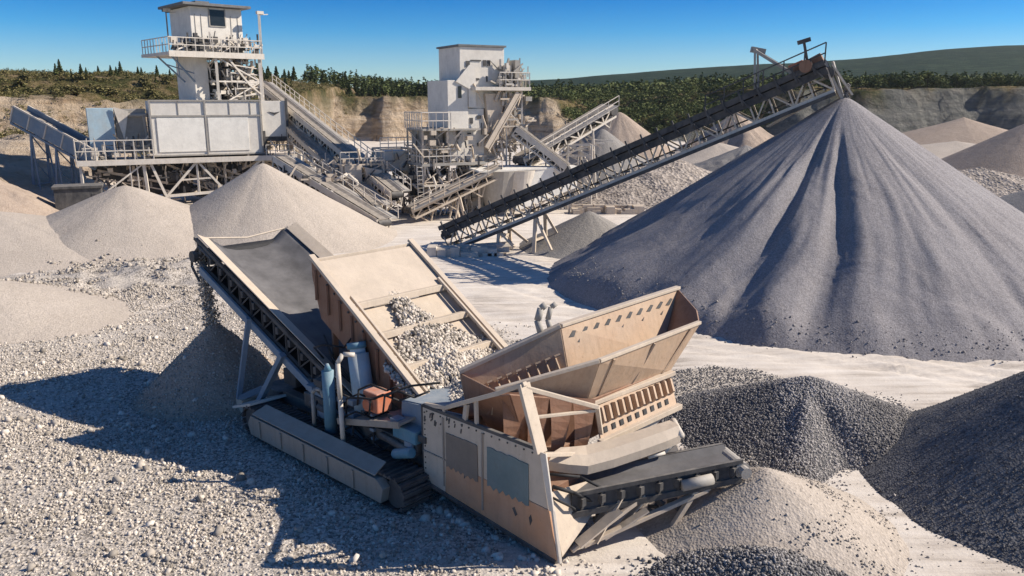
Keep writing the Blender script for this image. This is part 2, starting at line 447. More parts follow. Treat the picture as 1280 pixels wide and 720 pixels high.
# ------------------------------------------------------------------ stockpiles
PILES = []
class Pile:
    def __init__(s, name, label, mat, cx, cy, h, Rr, el=1.0, rot=0.0, seed=1, rough=0.05, tip=0.04, rid=0.02,
                 fn=None, res=(90, 220), cat='gravel pile', base=None, group=None, build=True):
        s.cx, s.cy, s.h, s.R, s.el, s.rot, s.seed = cx, cy, h, Rr, el, R(rot), seed
        s.rough, s.tip, s.rid, s.fn = rough, tip, rid, fn
        s.base = gz(cx, cy) if base is None else base
        PILES.append(s)
        if build:
            nr, nt = res
            ss = np.linspace(0, 1, nr) ** 0.9 * 1.14
            th = np.linspace(0, 2 * np.pi, nt, endpoint=False)
            S, T = np.meshgrid(ss[1:], th, indexing='ij')
            ca, sa = math.cos(s.rot), math.sin(s.rot)
            lx = S * np.cos(T) * Rr * el; ly = S * np.sin(T) * Rr
            x = cx + lx * ca - ly * sa; y = cy + lx * sa + ly * ca
            z = s.height(x, y)
            vx = np.concatenate([[cx], x.ravel()]); vy = np.concatenate([[cy], y.ravel()])
            vz = np.concatenate([[float(s.height(np.array([cx]), np.array([cy]))[0])], z.ravel()])
            k = np.arange((nr - 1) * nt).reshape(nr - 1, nt) + 1
            kn = np.roll(k, -1, 1)
            f = np.stack([k[:-1], k[1:], kn[1:], kn[:-1]], -1).reshape(-1, 4)
            f0 = np.stack([np.zeros(nt, int), k[0], kn[0], kn[0]], -1)
            me_v = np.stack([vx - cx, vy - cy, vz - s.base], -1)
            me = bpy.data.meshes.new(name)
            me.from_pydata(me_v.tolist(), [], [tuple(q[:3]) for q in f0.tolist()] + [tuple(q) for q in f.tolist()])
            me.polygons.foreach_set('use_smooth', [True] * len(me.polygons)); me.update()
            me.materials.append(MT[mat])
            o = bpy.data.objects.new(name, me); o.location = (cx, cy, s.base); COL.objects.link(o)
            tag(o, label, cat, group); s.o = o
    def height(s, x, y):
        dx, dy = x - s.cx, y - s.cy
        ca, sa = math.cos(-s.rot), math.sin(-s.rot)
        lx = (dx * ca - dy * sa) / s.el; ly = dx * sa + dy * ca
        r = np.sqrt(lx * lx + ly * ly); th = np.arctan2(ly, lx)
        c, q = np.cos(th), np.sin(th)
        u = r / s.R * (1 + s.rough * fbm(c * 1.6 + 9, q * 1.6 + s.seed, s.seed, 3))
        if s.fn: u, add = s.fn(u, np.arctan2(dy, dx), dx, dy)
        else: add = 0
        core = 1 - np.sqrt(u * u + s.tip * s.tip) + s.tip * 0.6 * np.exp(-u * 6)
        core = np.where(u > 0.8, core + 0.5 * (np.minimum(u, 1.25) - 0.8) ** 2, core)
        z = s.h * core / (1 - s.tip * 0.4)
        g = np.clip(u, 0, 1) * np.clip(1.15 - u, 0, 1)
        z = z + s.h * s.rid * 4 * g * ((0.5 if s.rid < .03 else .08) * fbm(c * 4 + s.seed, q * 4, s.seed + 5, 3) + (0.8 if s.rid > .03 else 0) * fbm(x * .35, y * .35, s.seed + 6, 5)) + add
        z = z + 0.02 * fbm(x * 1.1, y * 1.1, s.seed + 9, 3) * np.minimum(1, s.h / 2)
        return s.base + z - 0.02

def angd(a, b): return (a - b + np.pi) % (2 * np.pi) - np.pi

# big blue grey cone under the stacker: buttresses and slumps on the camera side
def big_fn(u, th, dx, dy):
    add = 0
    def lobe(a0, w, r0, amp, sharp=1.0):
        d = angd(th, R(a0)) / R(w)
        prof = np.where(d > 0, np.exp(-(d / sharp) ** 2), np.exp(-d * d))
        return amp * prof * sstep(r0, r0 + 0.35, u) * (1 - sstep(0.98, 1.12, u))
    wob = R(2.5) * fbm(u * 3, 0 * u, 77, 2)
    th = th + wob
    add = add + lobe(-136, 10, 0.25, 0.7, 0.7) + lobe(-121, 7, 0.35, 0.6, 0.8) + lobe(-153, 9, 0.6, 0.75, 0.8)
    add = add + lobe(-103, 9, 0.15, 0.35, 1.6) + lobe(-168, 9, 0.6, 0.4)
    add = add - 0.36 * np.exp(-(angd(th, R(-128)) / R(3.2)) ** 2) * sstep(0.05, 0.3, u) * (1 - sstep(0.8, 1.05, u))
    add = add - 0.32 * np.exp(-(angd(th, R(-112.5)) / R(3)) ** 2) * sstep(0.1, 0.4, u) * (1 - sstep(0.9, 1.05, u))
    add = add + 0.04 * u * fbm(th * 26 + fbm(dx * .4, dy * .4, 87, 2), u * 3, 83, 4) + 0.16 * fbm(dx * .33 + 1.5 * fbm(dx * .2, dy * .2, 86, 2), dy * .33, 84, 5) * u 
    rg = 1 - np.abs(fbm(th * 4.2 + 0.4 * fbm(u * 2, th, 91, 2), u * .5, 92, 3)) * 2.6
    add = add + 0.24 * rg * sstep(.12, .6, u) * (1 - sstep(.95, 1.12, u)) * sstep(1.2, 1.9, np.abs(angd(th, R(20))))
    rg2 = 1 - np.abs(fbm(th * 13, u * 1.2, 94, 3)) * 2.4
    add = add + 0.03 * rg2 * sstep(.05, .4, u) * (1 - sstep(1.0, 1.12, u))
    return u, add
Pile('gravel_pile', 'huge blue grey cone of grit beneath the tip of the long stacker conveyor', 'blue_grit', 18.6, 46, 10.2, 15.3,
     el=1.03, seed=3, rough=0.03, tip=0.022, rid=0.006, fn=big_fn, res=(170, 620), base=0)
P1 = Pile('gravel_pile', 'small grey brown cone under the mobile crusher discharge belt, half in shade', 'sand_brown', -10.35, 26.8, 2.55, 2.75,
     seed=5, tip=0.03, rid=0.015, base=0.0)
Pile('sand_pile', 'rounded pale sand heap left of the tall cone, below the left platform', 'sand', -27.3, 56.5, 4.2, 9.4, seed=8, tip=0.13, rid=0.012, el=1.12, cat='sand pile', base=0)
Pile('sand_pile', 'long low pale sand bank at the left edge behind the rubble', 'sand', -35, 53, 2.9, 10, el=1.5, rot=10, seed=9, tip=0.2, cat='sand pile', base=0)
Pile('sand_pile', 'tall pointed pale sand cone in front of the left plant', 'sand', -18.4, 59.5, 5.5, 9.6, seed=12, tip=0.035, rid=0.012, cat='sand pile', base=0)
Pile('sand_pile', 'pale smooth sand mound in the left foreground edge, before the rubble', 'sand', -25.0, 35.5, 2.0, 7.0, el=1.1, rot=-28, seed=14, tip=0.25, cat='sand pile', base=0.2)
Pile('gravel_pile', 'little grey cone beside the foot of the stacker conveyor', 'sand_grey', 5.4, 55.5, 2.5, 5.0, seed=15, tip=0.05, base=0)
Pile('gravel_pile', 'grey sand cone under the head of the short white conveyor', 'sand_grey', 9.8, 88, 7.0, 9.5, seed=17, tip=0.05, base=0)
Pile('sand_pile', 'tan cone peeking out behind the short white conveyor', 'sand_brown', 15.5, 118, 8.4, 12, seed=18, tip=0.06, cat='sand pile', base=0)
Pile('sand_pile', 'wide pale tan mound in mid distance under the stacker belt', 'sand', 26, 104, 4.8, 12, el=1.5, seed=19, tip=0.12, cat='sand pile', base=0)
Pile('earth_mound', 'lumpy brown earth mound behind the stacker, left of the big cone', 'sand_brown', 33.5, 122, 8.4, 11, el=1.15, seed=21, tip=0.25, rid=0.06, rough=0.2, cat='earth mound', base=0)
Pile('rubble_mound', 'grey broken rubble mound below the middle of the stacker belt', 'rubble', 16.5, 84, 4.4, 9, el=1.5, seed=23, tip=0.3, rid=0.09, rough=0.25, cat='rubble mound', base=0)
Pile('rubble_mound', 'grey rubble bank close to the left flank of the big cone', 'sand_grey', 26, 90, 5.2, 9, el=1.4, seed=24, tip=0.25, rid=0.06, rough=0.25, cat='rubble mound', base=0)
Pile('gravel_pile', 'brownish gravel cone at the far right edge in front of the grey pit wall', 'sand_brown', 70, 110, 7.2, 13.5, seed=26, tip=0.08, rid=0.02, base=0)
Pile('sand_pile', 'flat topped tan mound by the grey pit wall on the right', 'sand_brown', 84, 152, 7.0, 20, el=1.35, seed=27, tip=0.35, cat='sand pile', base=0)
Pile('sand_pile', 'low pale bank below the flat topped tan mound on the right', 'sand', 72, 132, 3.6, 18, el=1.6, seed=28, tip=0.3, cat='sand pile', base=0)
Pile('rubble_mound', 'ragged white rubble heap right of the big cone', 'rubble', 50, 86, 3.1, 8, el=1.7, rot=-25, seed=29, tip=0.3, rid=0.1, rough=0.3, cat='rubble mound', base=0)
Pile('gravel_pile', 'blue grey heap cut by the right edge beyond the big cone', 'sand_grey', 49, 68, 4.2, 10, seed=31, tip=0.2, base=0)
Pile('sand_pile', 'pale rounded heap between the big cone and the left rubble bank', 'sand', 42, 112, 4.2, 11, el=1.4, seed=33, tip=0.3, cat='sand pile', base=0)
Pile('earth_mound', 'rough brown earth mound at the left edge below the blue grey conveyor', 'sand_brown', -45.5, 67, 5.0, 9.0, seed=44, tip=0.25, rid=0.07, rough=0.25, cat='earth mound', base=0)
# foreground right
def q1_fn(u, th, dx, dy):
    add = 0.28 * np.exp(-(angd(th, R(-112)) / R(11)) ** 2) * sstep(0.15, 0.5, u) * (1 - sstep(1.0, 1.2, u))
    add = add - 0.30 * np.exp(-(angd(th, R(-86)) / R(14)) ** 2) * sstep(0.15, 0.5, u) * (1 - sstep(1.0, 1.2, u))
    return u, add
Q1 = Pile('gravel_pile', 'dark speckled gravel mound with pale lit spine, beyond the side belt', 'dark_gravel', 9.2, 23.4, 1.7, 3.5, el=1.3, rot=-15, seed=35, tip=0.14, rid=0.02, fn=q1_fn, base=0.0)
Q2 = Pile('gravel_pile', 'very dark gravel heap filling the right edge of the foreground', 'dark_gravel', 16.9, 19.6, 4.7, 6.0, el=1.18, seed=37, tip=0.06, rid=0.02, base=0.0)
Q3 = Pile('sand_pile', 'sandy brown stony cone below the end of the side conveyor', 'sand', 6.1, 17.6, 1.45, 3.1, el=1.0, seed=39, tip=0.10, rid=0.03, cat='sand pile', base=0.0)
Q4 = Pile('gravel_pile', 'dark coarse gravel mound at the bottom edge right of the crusher', 'dark_gravel', 5.2, 14.6, 1.05, 2.2, el=1.15, seed=41, tip=0.15, rid=0.02, base=0.0)

def surf(x, y):
    z = ground(x, y)
    for p in PILES:
        near = (np.abs(x - p.cx) < p.R * max(p.el, 1) * 1.15) & (np.abs(y - p.cy) < p.R * max(p.el, 1) * 1.15)
        if near.any():
            z[near] = np.maximum(z[near], p.height(x[near], y[near]))
    return z

# ------------------------------------------------------------------ loose stones (uncountable: one object per bed)
_t = (1 + 5 ** 0.5) / 2
ICO_V = np.array([(-1, _t, 0), (1, _t, 0), (-1, -_t, 0), (1, -_t, 0), (0, -1, _t), (0, 1, _t), (0, -1, -_t), (0, 1, -_t),
                  (_t, 0, -1), (_t, 0, 1), (-_t, 0, -1), (-_t, 0, 1)], float)
ICO_V /= np.linalg.norm(ICO_V[0])
ICO_F = np.array([(0, 11, 5), (0, 5, 1), (0, 1, 7), (0, 7, 10), (0, 10, 11), (1, 5, 9), (5, 11, 4), (11, 10, 2), (10, 7, 6), (7, 1, 8),
                  (3, 9, 4), (3, 4, 2), (3, 2, 6), (3, 6, 8), (3, 8, 9), (4, 9, 5), (2, 4, 11), (6, 2, 10), (8, 6, 7), (9, 8, 1)])
def stones(name, label, cat, pts, size, mat, tone=None, sub=0.25, kind='stuff'):
    n = len(pts)
    ang = rng.uniform(0, 2 * np.pi, (n, 3)); ca, sa = np.cos(ang), np.sin(ang)
    Rz = np.zeros((n, 3, 3)); Rz[:, 0, 0] = ca[:, 0]; Rz[:, 0, 1] = -sa[:, 0]; Rz[:, 1, 0] = sa[:, 0]; Rz[:, 1, 1] = ca[:, 0]; Rz[:, 2, 2] = 1
    Rx = np.zeros((n, 3, 3)); Rx[:, 1, 1] = ca[:, 1]; Rx[:, 1, 2] = -sa[:, 1]; Rx[:, 2, 1] = sa[:, 1]; Rx[:, 2, 2] = ca[:, 1]; Rx[:, 0, 0] = 1
    M = Rz @ Rx
    sc3 = rng.uniform(0.5, 1.2, (n, 1, 3))
    v = ICO_V[None] * rng.uniform(0.62, 1.2, (n, 12, 1)) * sc3 * size[:, None, None]
    v = np.einsum('nij,nkj->nki', M, v) + pts[:, None, :]
    f = (ICO_F[None] + (np.arange(n) * 12)[:, None, None]).reshape(-1, 3)
    tn = rng.uniform(0, 1, n) if tone is None else tone
    o = np_mesh(name, v.reshape(-1, 3), f, mat, False, {'tone': np.repeat(tn, 12)})
    return tag(o, label, cat, kind=kind)

def scatter(n, x0, x1, y0, y1, mask, smin, smax, power=2.5):
    x = rng.uniform(x0, x1, n); y = rng.uniform(y0, y1, n)
    # keep only what the view and a step to its side could see
    ok = (np.abs(x) < 0.70 * y + 2.5)
    m = mask(x, y); ok &= rng.uniform(0, 1, n) < m
    x, y = x[ok], y[ok]
    s = smin + (smax - smin) * rng.uniform(0, 1, len(x)) ** power
    z = surf(x, y) + s * 0.25
    return np.stack([x, y, z], -1), s

def clear_of_piles(x, y, ps):
    m = np.ones_like(x)
    for p in ps: m *= (p.height(x, y) < ground(x, y) + .02)
    return m
def m_left(x, y):
    clump = 0.35 + 0.65 * sstep(-0.25, 0.25, fbm(x / 1.8, y / 1.8, 90, 4))
    return gravel_mask(x, y) * clump * ((x < 2) & (y < 41)) * clear_of_piles(x, y, PILES[:8])
p, s_ = scatter(260000, -28, 3, 12.5, 41, m_left, 0.017, 0.062, 2.4)
stones('gravel_bed', 'pale crushed stone strewn over the left foreground', 'gravel', p, s_, 'stones')
p, s_ = scatter(2600, -26, 3, 12.5, 36, m_left, 0.07, 0.17, 3)
stones('gravel_bed', 'larger pale stones strewn among the left foreground gravel', 'gravel', p, s_, 'stones')
pb = []
for i in range(40):
    pb.append((random.uniform(-15, -9), random.uniform(14.5, 26), .05 + .09 * random.random() ** 3))
for i in range(46):
    f_ = random.random(); ax_, ay_ = 2.2 + 4.6 * f_, -.15 - random.uniform(0, .75) ** 1.5
    pb.append((-3.7 + ax_ * .7314 + ay_ * .682, 20.2 - ax_ * .682 + ay_ * .7314, random.uniform(.06, .2)))
pb = np.array(pb); stones('boulder_scatter', 'larger rocks lying in the left foreground and along the foot of the crusher panel', 'boulders', np.stack([pb[:, 0], pb[:, 1], surf(pb[:, 0], pb[:, 1]) - pb[:, 2] * .05], -1), pb[:, 2], 'stones', rng.uniform(.5, 1, len(pb)))
def m_pile(P, lo=0.0):
    def f(x, y):
        d = P.height(x, y) - ground(x, y) - lo
        return np.where(d > 0, 1.0, 0.5 * np.exp(np.clip(d / 0.10, -30, 0)))
    return f
def over(a, b): return lambda x, y: m_pile(a)(x, y) * (a.height(x, y) >= b.height(x, y))
p, s_ = scatter(80000, 3.5, 15, 18, 30, lambda x, y: np.maximum(m_pile(Q1)(x, y), 0.35 * gravel_mask(x, y)) * (Q2.height(x, y) < Q1.height(x, y)) * (Q3.height(x, y) < .1), 0.02, 0.05, 2)
sx_ = np.interp(p[:, 1], [17, 20, 24.2], [7.9, 8.5, 9.7]); tn = rng.uniform(.05, .7, len(p)) + 0.8 * np.exp(-((p[:, 0] - sx_) / 1.1) ** 4) * (p[:, 1] < 24.4) + .25 * rng.uniform(0, 1, len(p)) ** 3  # paler stones along the spine: pale sand with its sunlight put into tone
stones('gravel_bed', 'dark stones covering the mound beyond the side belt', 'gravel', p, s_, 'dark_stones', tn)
p, s_ = scatter(40000, 9, 22, 11, 25, lambda x, y: m_pile(Q2)(x, y) * (.12 + .88 * sstep(20, 16, y + .4 * (x - 10))), 0.014, 0.036, 2.4)
stones('gravel_bed', 'dark stones covering the heap at the right edge', 'gravel', p, s_, 'dark_stones', rng.uniform(0, 0.42, len(p)))
p, s_ = scatter(16000, 2, 9, 12, 18, over(Q4, Q3), 0.028, 0.06, 2)
stones('gravel_bed', 'coarse dark stones covering the mound at the bottom edge', 'gravel', p, s_, 'dark_stones')
def m_q3(x, y):
    return m_pile(Q3)(x, y) * (Q3.height(x, y) > Q4.height(x, y)) * (0.05 + 0.95 * sstep(0.0, 0.4, fbm(x / 0.7, y / 0.7, 93, 3)) * sstep(5.2, 6.8, x))
p, s_ = scatter(9000, 3, 11, 14, 23, m_q3, 0.015, 0.045, 2)
stones('gravel_bed', 'mixed stones on the sandy cone below the side conveyor', 'gravel', p, s_, 'stones', rng.uniform(0, .8, len(p)))
def m_mid(x, y): return blob(x, y, -21, 44, 8.5, 6, 0.5, 61) * sstep(-0.2, 0.35, fbm(x / 1.6, y / 1.6, 95, 3))
p, s_ = scatter(16000, -32, -11, 35, 53, m_mid, 0.03, 0.17, 5)
stones('rubble_bed', 'scattered rubble lumps on the rise between the sand heaps', 'rubble', p, s_, 'stones', rng.uniform(0, .6, len(p)))
p, s_ = scatter(9000, -14, -7, 23, 31, m_pile(P1), 0.02, 0.05, 2)
stones('gravel_bed', 'fine stones on the cone under the discharge belt', 'gravel', p, s_, 'stones', rng.uniform(0, 0.7, len(p)))


# ------------------------------------------------------------------ the mobile crusher
# local frame: x along the machine towards its hopper end, y across it, z up
CR = thing('mobile_crusher', 'dusty tan tracked mobile crusher with screen deck, side panel and splayed hopper', 'crusher', (-3.7, 20.2, 0), -43)
SPLIT = {'seam', 'strut', 'roller', 'hose', 'wheel', 'bolt_pocket', 'rib', 'slot', 'stiffener', 'plank', 'bolt', 'brace', 'paint_chip', 'exhaust_pipe', 'gearbox', 'post', 'liner_plate', 'machinery', 'pipework', 'pipe', 'vent', 'lamp_post', 'window', 'chute', 'machine_body'}
def P(name, mb, mat, parent=None, bevel=0.012, smooth=False, label=None):
    if name in SPLIT and len(mb.marks) > 1:
        for q_ in mb.split():
            o = q_.build(name, mat, parent or CR, bevel, smooth)
            if label: o['label'] = label
        return o
    o = mb.build(name, mat, parent or CR, bevel, smooth)
    if label: o['label'] = label
    return o
def crawler(y0, y1, x0, x1):
    """endless shoe belt round two wheels, with a sloping cover over its outer half"""
    r = 0.42; shoes = MB(); n = 0
    path = []
    L = x1 - x0 - 2 * r; pitch = 0.19
    k = int(L / pitch)
    for i in range(k): path.append((x0 + r + (i + 0.5) * L / k, 2 * r + 0.04, 0))
    m = int(math.pi * r / pitch)
    for i in range(m):
        a = math.pi / 2 - (i + 0.5) * math.pi / m; path.append((x1 - r + r * math.cos(a), r + 0.04 + r * math.sin(a), math.pi / 2 - a))
    for i in range(k): path.append((x1 - r - (i + 0.5) * L / k, 0.04, math.pi))
    for i in range(m):
        a = -math.pi / 2 - (i + 0.5) * math.pi / m; path.append((x0 + r + r * math.cos(a), r + 0.04 + r * math.sin(a), math.pi / 2 - a))
    for (x, z, a) in path:
        c, s_ = math.cos(a), -math.sin(a)
        def tp(u, w): return (x + u * c - w * s_, z + u * s_ + w * c)
        pr = [(-0.085, -0.03), (0.085, -0.03), (0.085, 0.02), (0.03, 0.02), (0.02, 0.065), (-0.02, 0.065), (-0.03, 0.02), (-0.085, 0.02)]
        q = [tp(*w) for w in pr]; nn = len(q)
        shoes.raw([(a_, y0, b_) for a_, b_ in q] + [(a_, y1, b_) for a_, b_ in q],
                  [tuple(range(nn)), tuple(range(nn, 2 * nn))[::-1]] + [(i, nn + i, nn + (i + 1) % nn, (i + 1) % nn) for i in range(nn)])
    return shoes
def make_track(y0, y1, x0, x1, outer):
    sh = P('track', crawler(y0, y1, x0, x1), 'track', bevel=0)
    sh['label'] = 'steel crawler track on the near side, under the belt' if outer < 0 else 'steel crawler track on the far side'
    w = MB()
    for xx in (x0 + 0.42, x1 - 0.42): w.tube((xx, y0 + 0.08, 0.46), (xx, y1 - 0.08, 0.46), 0.36, 24)
    P('wheel', w, 'dark_steel', sh, 0)
    f = MB(); ym = y0 if outer < 0 else y1; yi = ym - outer * 0.55
    bx = [(x0 + .75, .18), (x0 + .62, .5), (x0 + .8, .78), (x1 - .85, .8), (x1 - .6, .6), (x1 - .7, .2)]
    o0_, o1_ = ym + outer * .16, ym - outer * .12
    n6 = len(bx)
    f.raw([(x, o0_, z) for x, z in bx] + [(x, o1_, z) for x, z in bx], [tuple(range(n6)), tuple(range(n6, 2 * n6))[::-1]] + [(i, n6 + i, n6 + (i + 1) % n6, (i + 1) % n6) for i in range(n6)])
    f.plate([(x0 + .9, o0_, .86), (x1 - .9, o0_, .88), (x1 - 1.0, ym - outer * .3, 1.06), (x0 + 1.0, ym - outer * .3, 1.06)], .04)
    for k in range(5):
        xx = x0 + 1.3 + k * 1.15; f.box(xx, xx + .08, min(o0_, o0_ + outer * .05), max(o0_, o0_ + outer * .05), .24, .74)
    P('track_frame', f, 'dirty', sh)
    rl = MB()
    for i in range(7):
        xx = x0 + 0.9 + i * (x1 - x0 - 1.8) / 6; rl.tube((xx, ym + outer * 0.09, 0.2), (xx, ym - outer * 0.1, 0.2), 0.12, 12)
    P('roller', rl, 'dark_steel', sh, 0)
make_track(-1.0, -0.1, -5.4, 2.35, -1)
make_track(2.5, 3.4, -5.0, 2.4, 1)
# chassis
c = MB()
c.box(-4.9, 6.2, 0.15, 0.45, 0.78, 1.15); c.box(-4.9, 6.0, 2.1, 2.4, 0.78, 1.15)
for x in (-4.3, -2.2, 0, 2.0, 4.2): c.box(x, x + 0.25, 0.0, 2.9, 0.6, 0.8)
c.box(2.2, 6.15, 0.47, 2.08, 0.5, 1.3)
P('chassis', c, 'dark_steel')
b = MB()
b.box(2.35, 5.2, 0.12, 2.6, 0.62, 1.9); b.box(5.2, 5.9, .12, 2.2, .62, 1.5); b.box(0.9, 2.3, 0.7, 2.6, 1.2, 2.3)
P('engine_housing', b, 'brown')
# side panel with two windows, two tones of paint
zt = 2.57
up = MB()
def sp_(x): return 0.62 + (x - 2.07) * (-0.46 / 4.43)          # lower edge of the panel
xl, xr_t, xr_b = 2.08, 5.95, 6.5
zm = 1.42
up.plate([(xl, -0.05, zm), (6.22, -0.05, zm - 0.12), (xr_t, -0.05, zt), (xl, -0.05, zt)], 0.06)
sp = P('side_panel', up, 'beige')
lo = MB(); lo.plate([(xl + 0.8, -0.055, sp_(2.9)), (xr_b, -0.055, 0.16), (6.24, -0.055, zm - 0.13), (xl + 0.85, -0.055, zm - 0.02)], 0.064)
P('lower_panel', lo, 'orange_tan', sp)
lo = MB(); lo.plate([(xl, -0.054, sp_(xl)), (xl + 0.79, -0.054, sp_(2.88)), (xl + 0.84, -0.054, zm - 0.03), (xl, -0.054, zm - 0.02)], 0.062)
P('lower_panel', lo, 'beige', sp, label='greyer lower corner of the side panel')
for (x0, x1, z0, z1, zz) in ((2.95, 4.05, 1.25, 2.14, 'brown'), (4.36, 5.66, 1.22, 2.2, 'window')):
    w = MB()
    # ragged lower and upper edges where the sheet is torn
    pts = [(x0, -0.095, z0)]
    n = 13
    for i in range(1, n): pts.append((x0 + (x1 - x0) * i / n, -0.095, z0 + (0.055 if i % 2 else -0.03) * random.uniform(0.5, 1.4) - 0.03 * i / n))
    pts += [(x1, -0.095, z0 - 0.03), (x1 - 0.02, -0.095, z1 - 0.02)]
    for i in range(n - 1, 0, -1): pts.append((x0 + (x1 - x0) * i / n, -0.095, z1 + random.uniform(-0.02, 0.02)))
    pts.append((x0, -0.095, z1))
    w.plate(pts, 0.02)
    P('window', w, 'window_brown' if zz == 'brown' else 'window', sp, 0, label='brownish grey window sheet' if zz == 'brown' else 'blue grey window sheet, the larger')
ch = MB()
for i in range(34):
    x = random.choice([random.uniform(2.1, 2.75), random.uniform(2.95, 4.05), random.uniform(4.4, 5.6)])
    z = 2.3 + random.uniform(-.12, .16) if x < 3.5 else random.choice([1.2, 1.25]) + random.uniform(-.06, .06)
    h = random.uniform(0.04, 0.16)
    ch.plate([(x, -0.088, z), (x + 0.03, -0.088, z), (x + 0.045 + random.uniform(0, .03), -0.088, z + h), (x + 0.02, -0.088, z + h)], 0.012)
ch.plate([(5.15, -0.089, 0.95), (5.25, -0.089, 0.78), (5.31, -0.089, 0.84), (5.22, -0.089, 1.0)], 0.012)
ch.plate([(5.66, -0.089, 0.9), (5.7, -0.089, 0.72), (5.76, -0.089, 0.86), (5.72, -0.089, 1.0)], 0.012)
P('paint_chip', ch, 'dark_steel', sp, 0)
fr = MB()
fr.beam((2.06, -0.04, 0.5), (2.06, -0.04, 2.62), 0.09); fr.beam((2.07, -0.03, 2.6), (6.0, -0.03, 2.6), 0.1, 0.09)
fr.beam((2.1, -0.04, sp_(2.1) - 0.06), (6.45, -0.04, 0.12), 0.14, 0.1)
fr.beam((2.4, 0.25, 0.5), (6.4, 0.25, 0.1), 0.2, 0.12)
P('panel_frame', fr, 'dark_steel')
pf = MB()
pf.beam((5.42, -0.02, 4.0), (5.98, -0.06, 2.55), 0.3, 0.1)
P('post', pf, 'beige', label='wide bright leaning corner post')
pf = MB(); pf.plate([(5.98, -0.1, 2.6), (6.16, -0.1, 2.6), (6.4, -0.1, 1.32), (6.27, -0.1, 1.3)], 0.05); pf.beam((6.35, -0.08, 1.35), (6.55, -0.05, 0.12), 0.08)
P('post', pf, 'white_steel', label='pale lower half of the corner post')
for x0, x1, z1, w in ((3.55, 3.62, 3.05, 0.16), (3.95, 3.93, 3.25, 0.1), (2.85, 2.8, 2.75, 0.08)):
    q = MB(); q.beam((x0, -0.02, 2.6), (x1, -0.02, z1), w, 0.08); P('post', q, 'beige')
rl = MB(); rl.beam((2.9, -0.03, 2.76), (4.75, -0.05, 3.62), 0.12, 0.1); rl.beam((4.75, -0.05, 3.62), (5.5, -0.05, 4.02), 0.12, 0.1)
rl.beam((2.1, 0.0, 2.62), (2.9, -0.03, 2.76), 0.1)
P('rail', rl, 'beige')

# hopper: two long splayed walls across the machine, bent near the panel side
B0, B1, B2 = Vector((2.5, 0.8, 3.34)), Vector((4.15, 2.75, 4.46)), Vector((4.4, 7.9, 4.6))
b0, b1, b2 = Vector((2.85, 0.75, 2.3)), Vector((4.5, 2.75, 3.0)), Vector((4.85, 6.4, 3.05))
F0, F1, F2 = Vector((4.3, 0.25, 3.46)), Vector((5.72, 2.3, 3.99)), Vector((5.78, 6.8, 4.02))
f0, f1, f2 = Vector((3.9, 0.5, 2.7)), Vector((5.2, 2.5, 2.8)), Vector((5.48, 5.85, 2.82))
hp = MB()
hp.plate([b0, B0, B1, b1], 0.06); hp.plate([b1, B1, B2, b2], 0.061)
bw = P('hopper_wall', hp, 'tan', label='back wall of the hopper with a bent left wing')
hp = MB(); hp.plate([f0, F0, F1, f1], 0.06); hp.plate([f1, F1, F2, f2], 0.061)
fw = P('hopper_wall', hp, 'tan', label='front wall of the hopper, its right part sunlit')
hp = MB(); hp.plate([B2 + Vector((0, -.03, 0)), F2 + Vector((-.3, .35, .25)), F2, f2, b2], 0.06)
P('end_plate', hp, 'brown')
hp = MB(); hp.plate([B0 + Vector((.05, .02, -.02)), F0 + Vector((-.05, .05, -.02)), f0, b0], 0.05); P('end_plate', hp, 'brown')
for a_, c_, par, k in ((B0, B1, bw, 0.2), (B1, B2, bw, 0.17), (F0, F1, fw, 0.12), (F1, F2, fw, 0.13)):
    q = MB(); q.beam(a_ + Vector((0, 0, .03)), c_ + Vector((0, 0, .03)), k, 0.09); P('rim', q, 'beige', par)
# gussets behind the back wall and stiffeners inside it
gs = MB()
dirw = (B1 - B0); inn = Vector((1, -0.25, 0)).normalized()
for i in range(9):
    t_ = 0.16 + i * 0.095; top = B0.lerp(B1, t_); bot = b0.lerp(b1, t_)
    m_ = top.lerp(bot, 0.42); m2 = top.lerp(bot, 0.72)
    w_ = dirw * 0.022
    gs.plate([m_ - w_ + inn * 0.03, m2 - w_ + inn * 0.05, m2 - w_ + inn * 0.22, m_ - w_ + inn * 0.04], 0.035)
    gs.plate([m_ + w_ + inn * 0.045, m_ - w_ + inn * 0.045, m_ - w_ * 2 + inn * 0.14, m_ + w_ * 0.5 + inn * 0.14], 0.03)
P('stiffener', gs, 'tan', bw, 0)
gs = MB(); hol = MB()
for i in range(10):
    t_ = 0.07 + i * 0.095; top = B1.lerp(B2, t_); bot = b1.lerp(b2, t_)
    m_ = top.lerp(bot, 0.22); w_ = (B2 - B1) * 0.026; dn = (bot - top) * 0.1; o_ = Vector((0.04, 0, 0.02))
    hol.plate([m_ - w_ + o_, m_ + w_ * 0.4 + o_ + dn * 0.2, m_ + w_ * 1.1 + o_ - dn * .7, m_ + w_ * 0.2 + o_ - dn * 0.9], 0.02)
    if i % 2: hol.plate([m_ - w_ * 2.2 + o_ + dn * 1.2, m_ - w_ * 1.6 + o_ + dn * 1.4, m_ - w_ * 1.5 + o_ + dn * 0.8], 0.02)
P('bolt_pocket', hol, 'dark_steel', bw, 0)
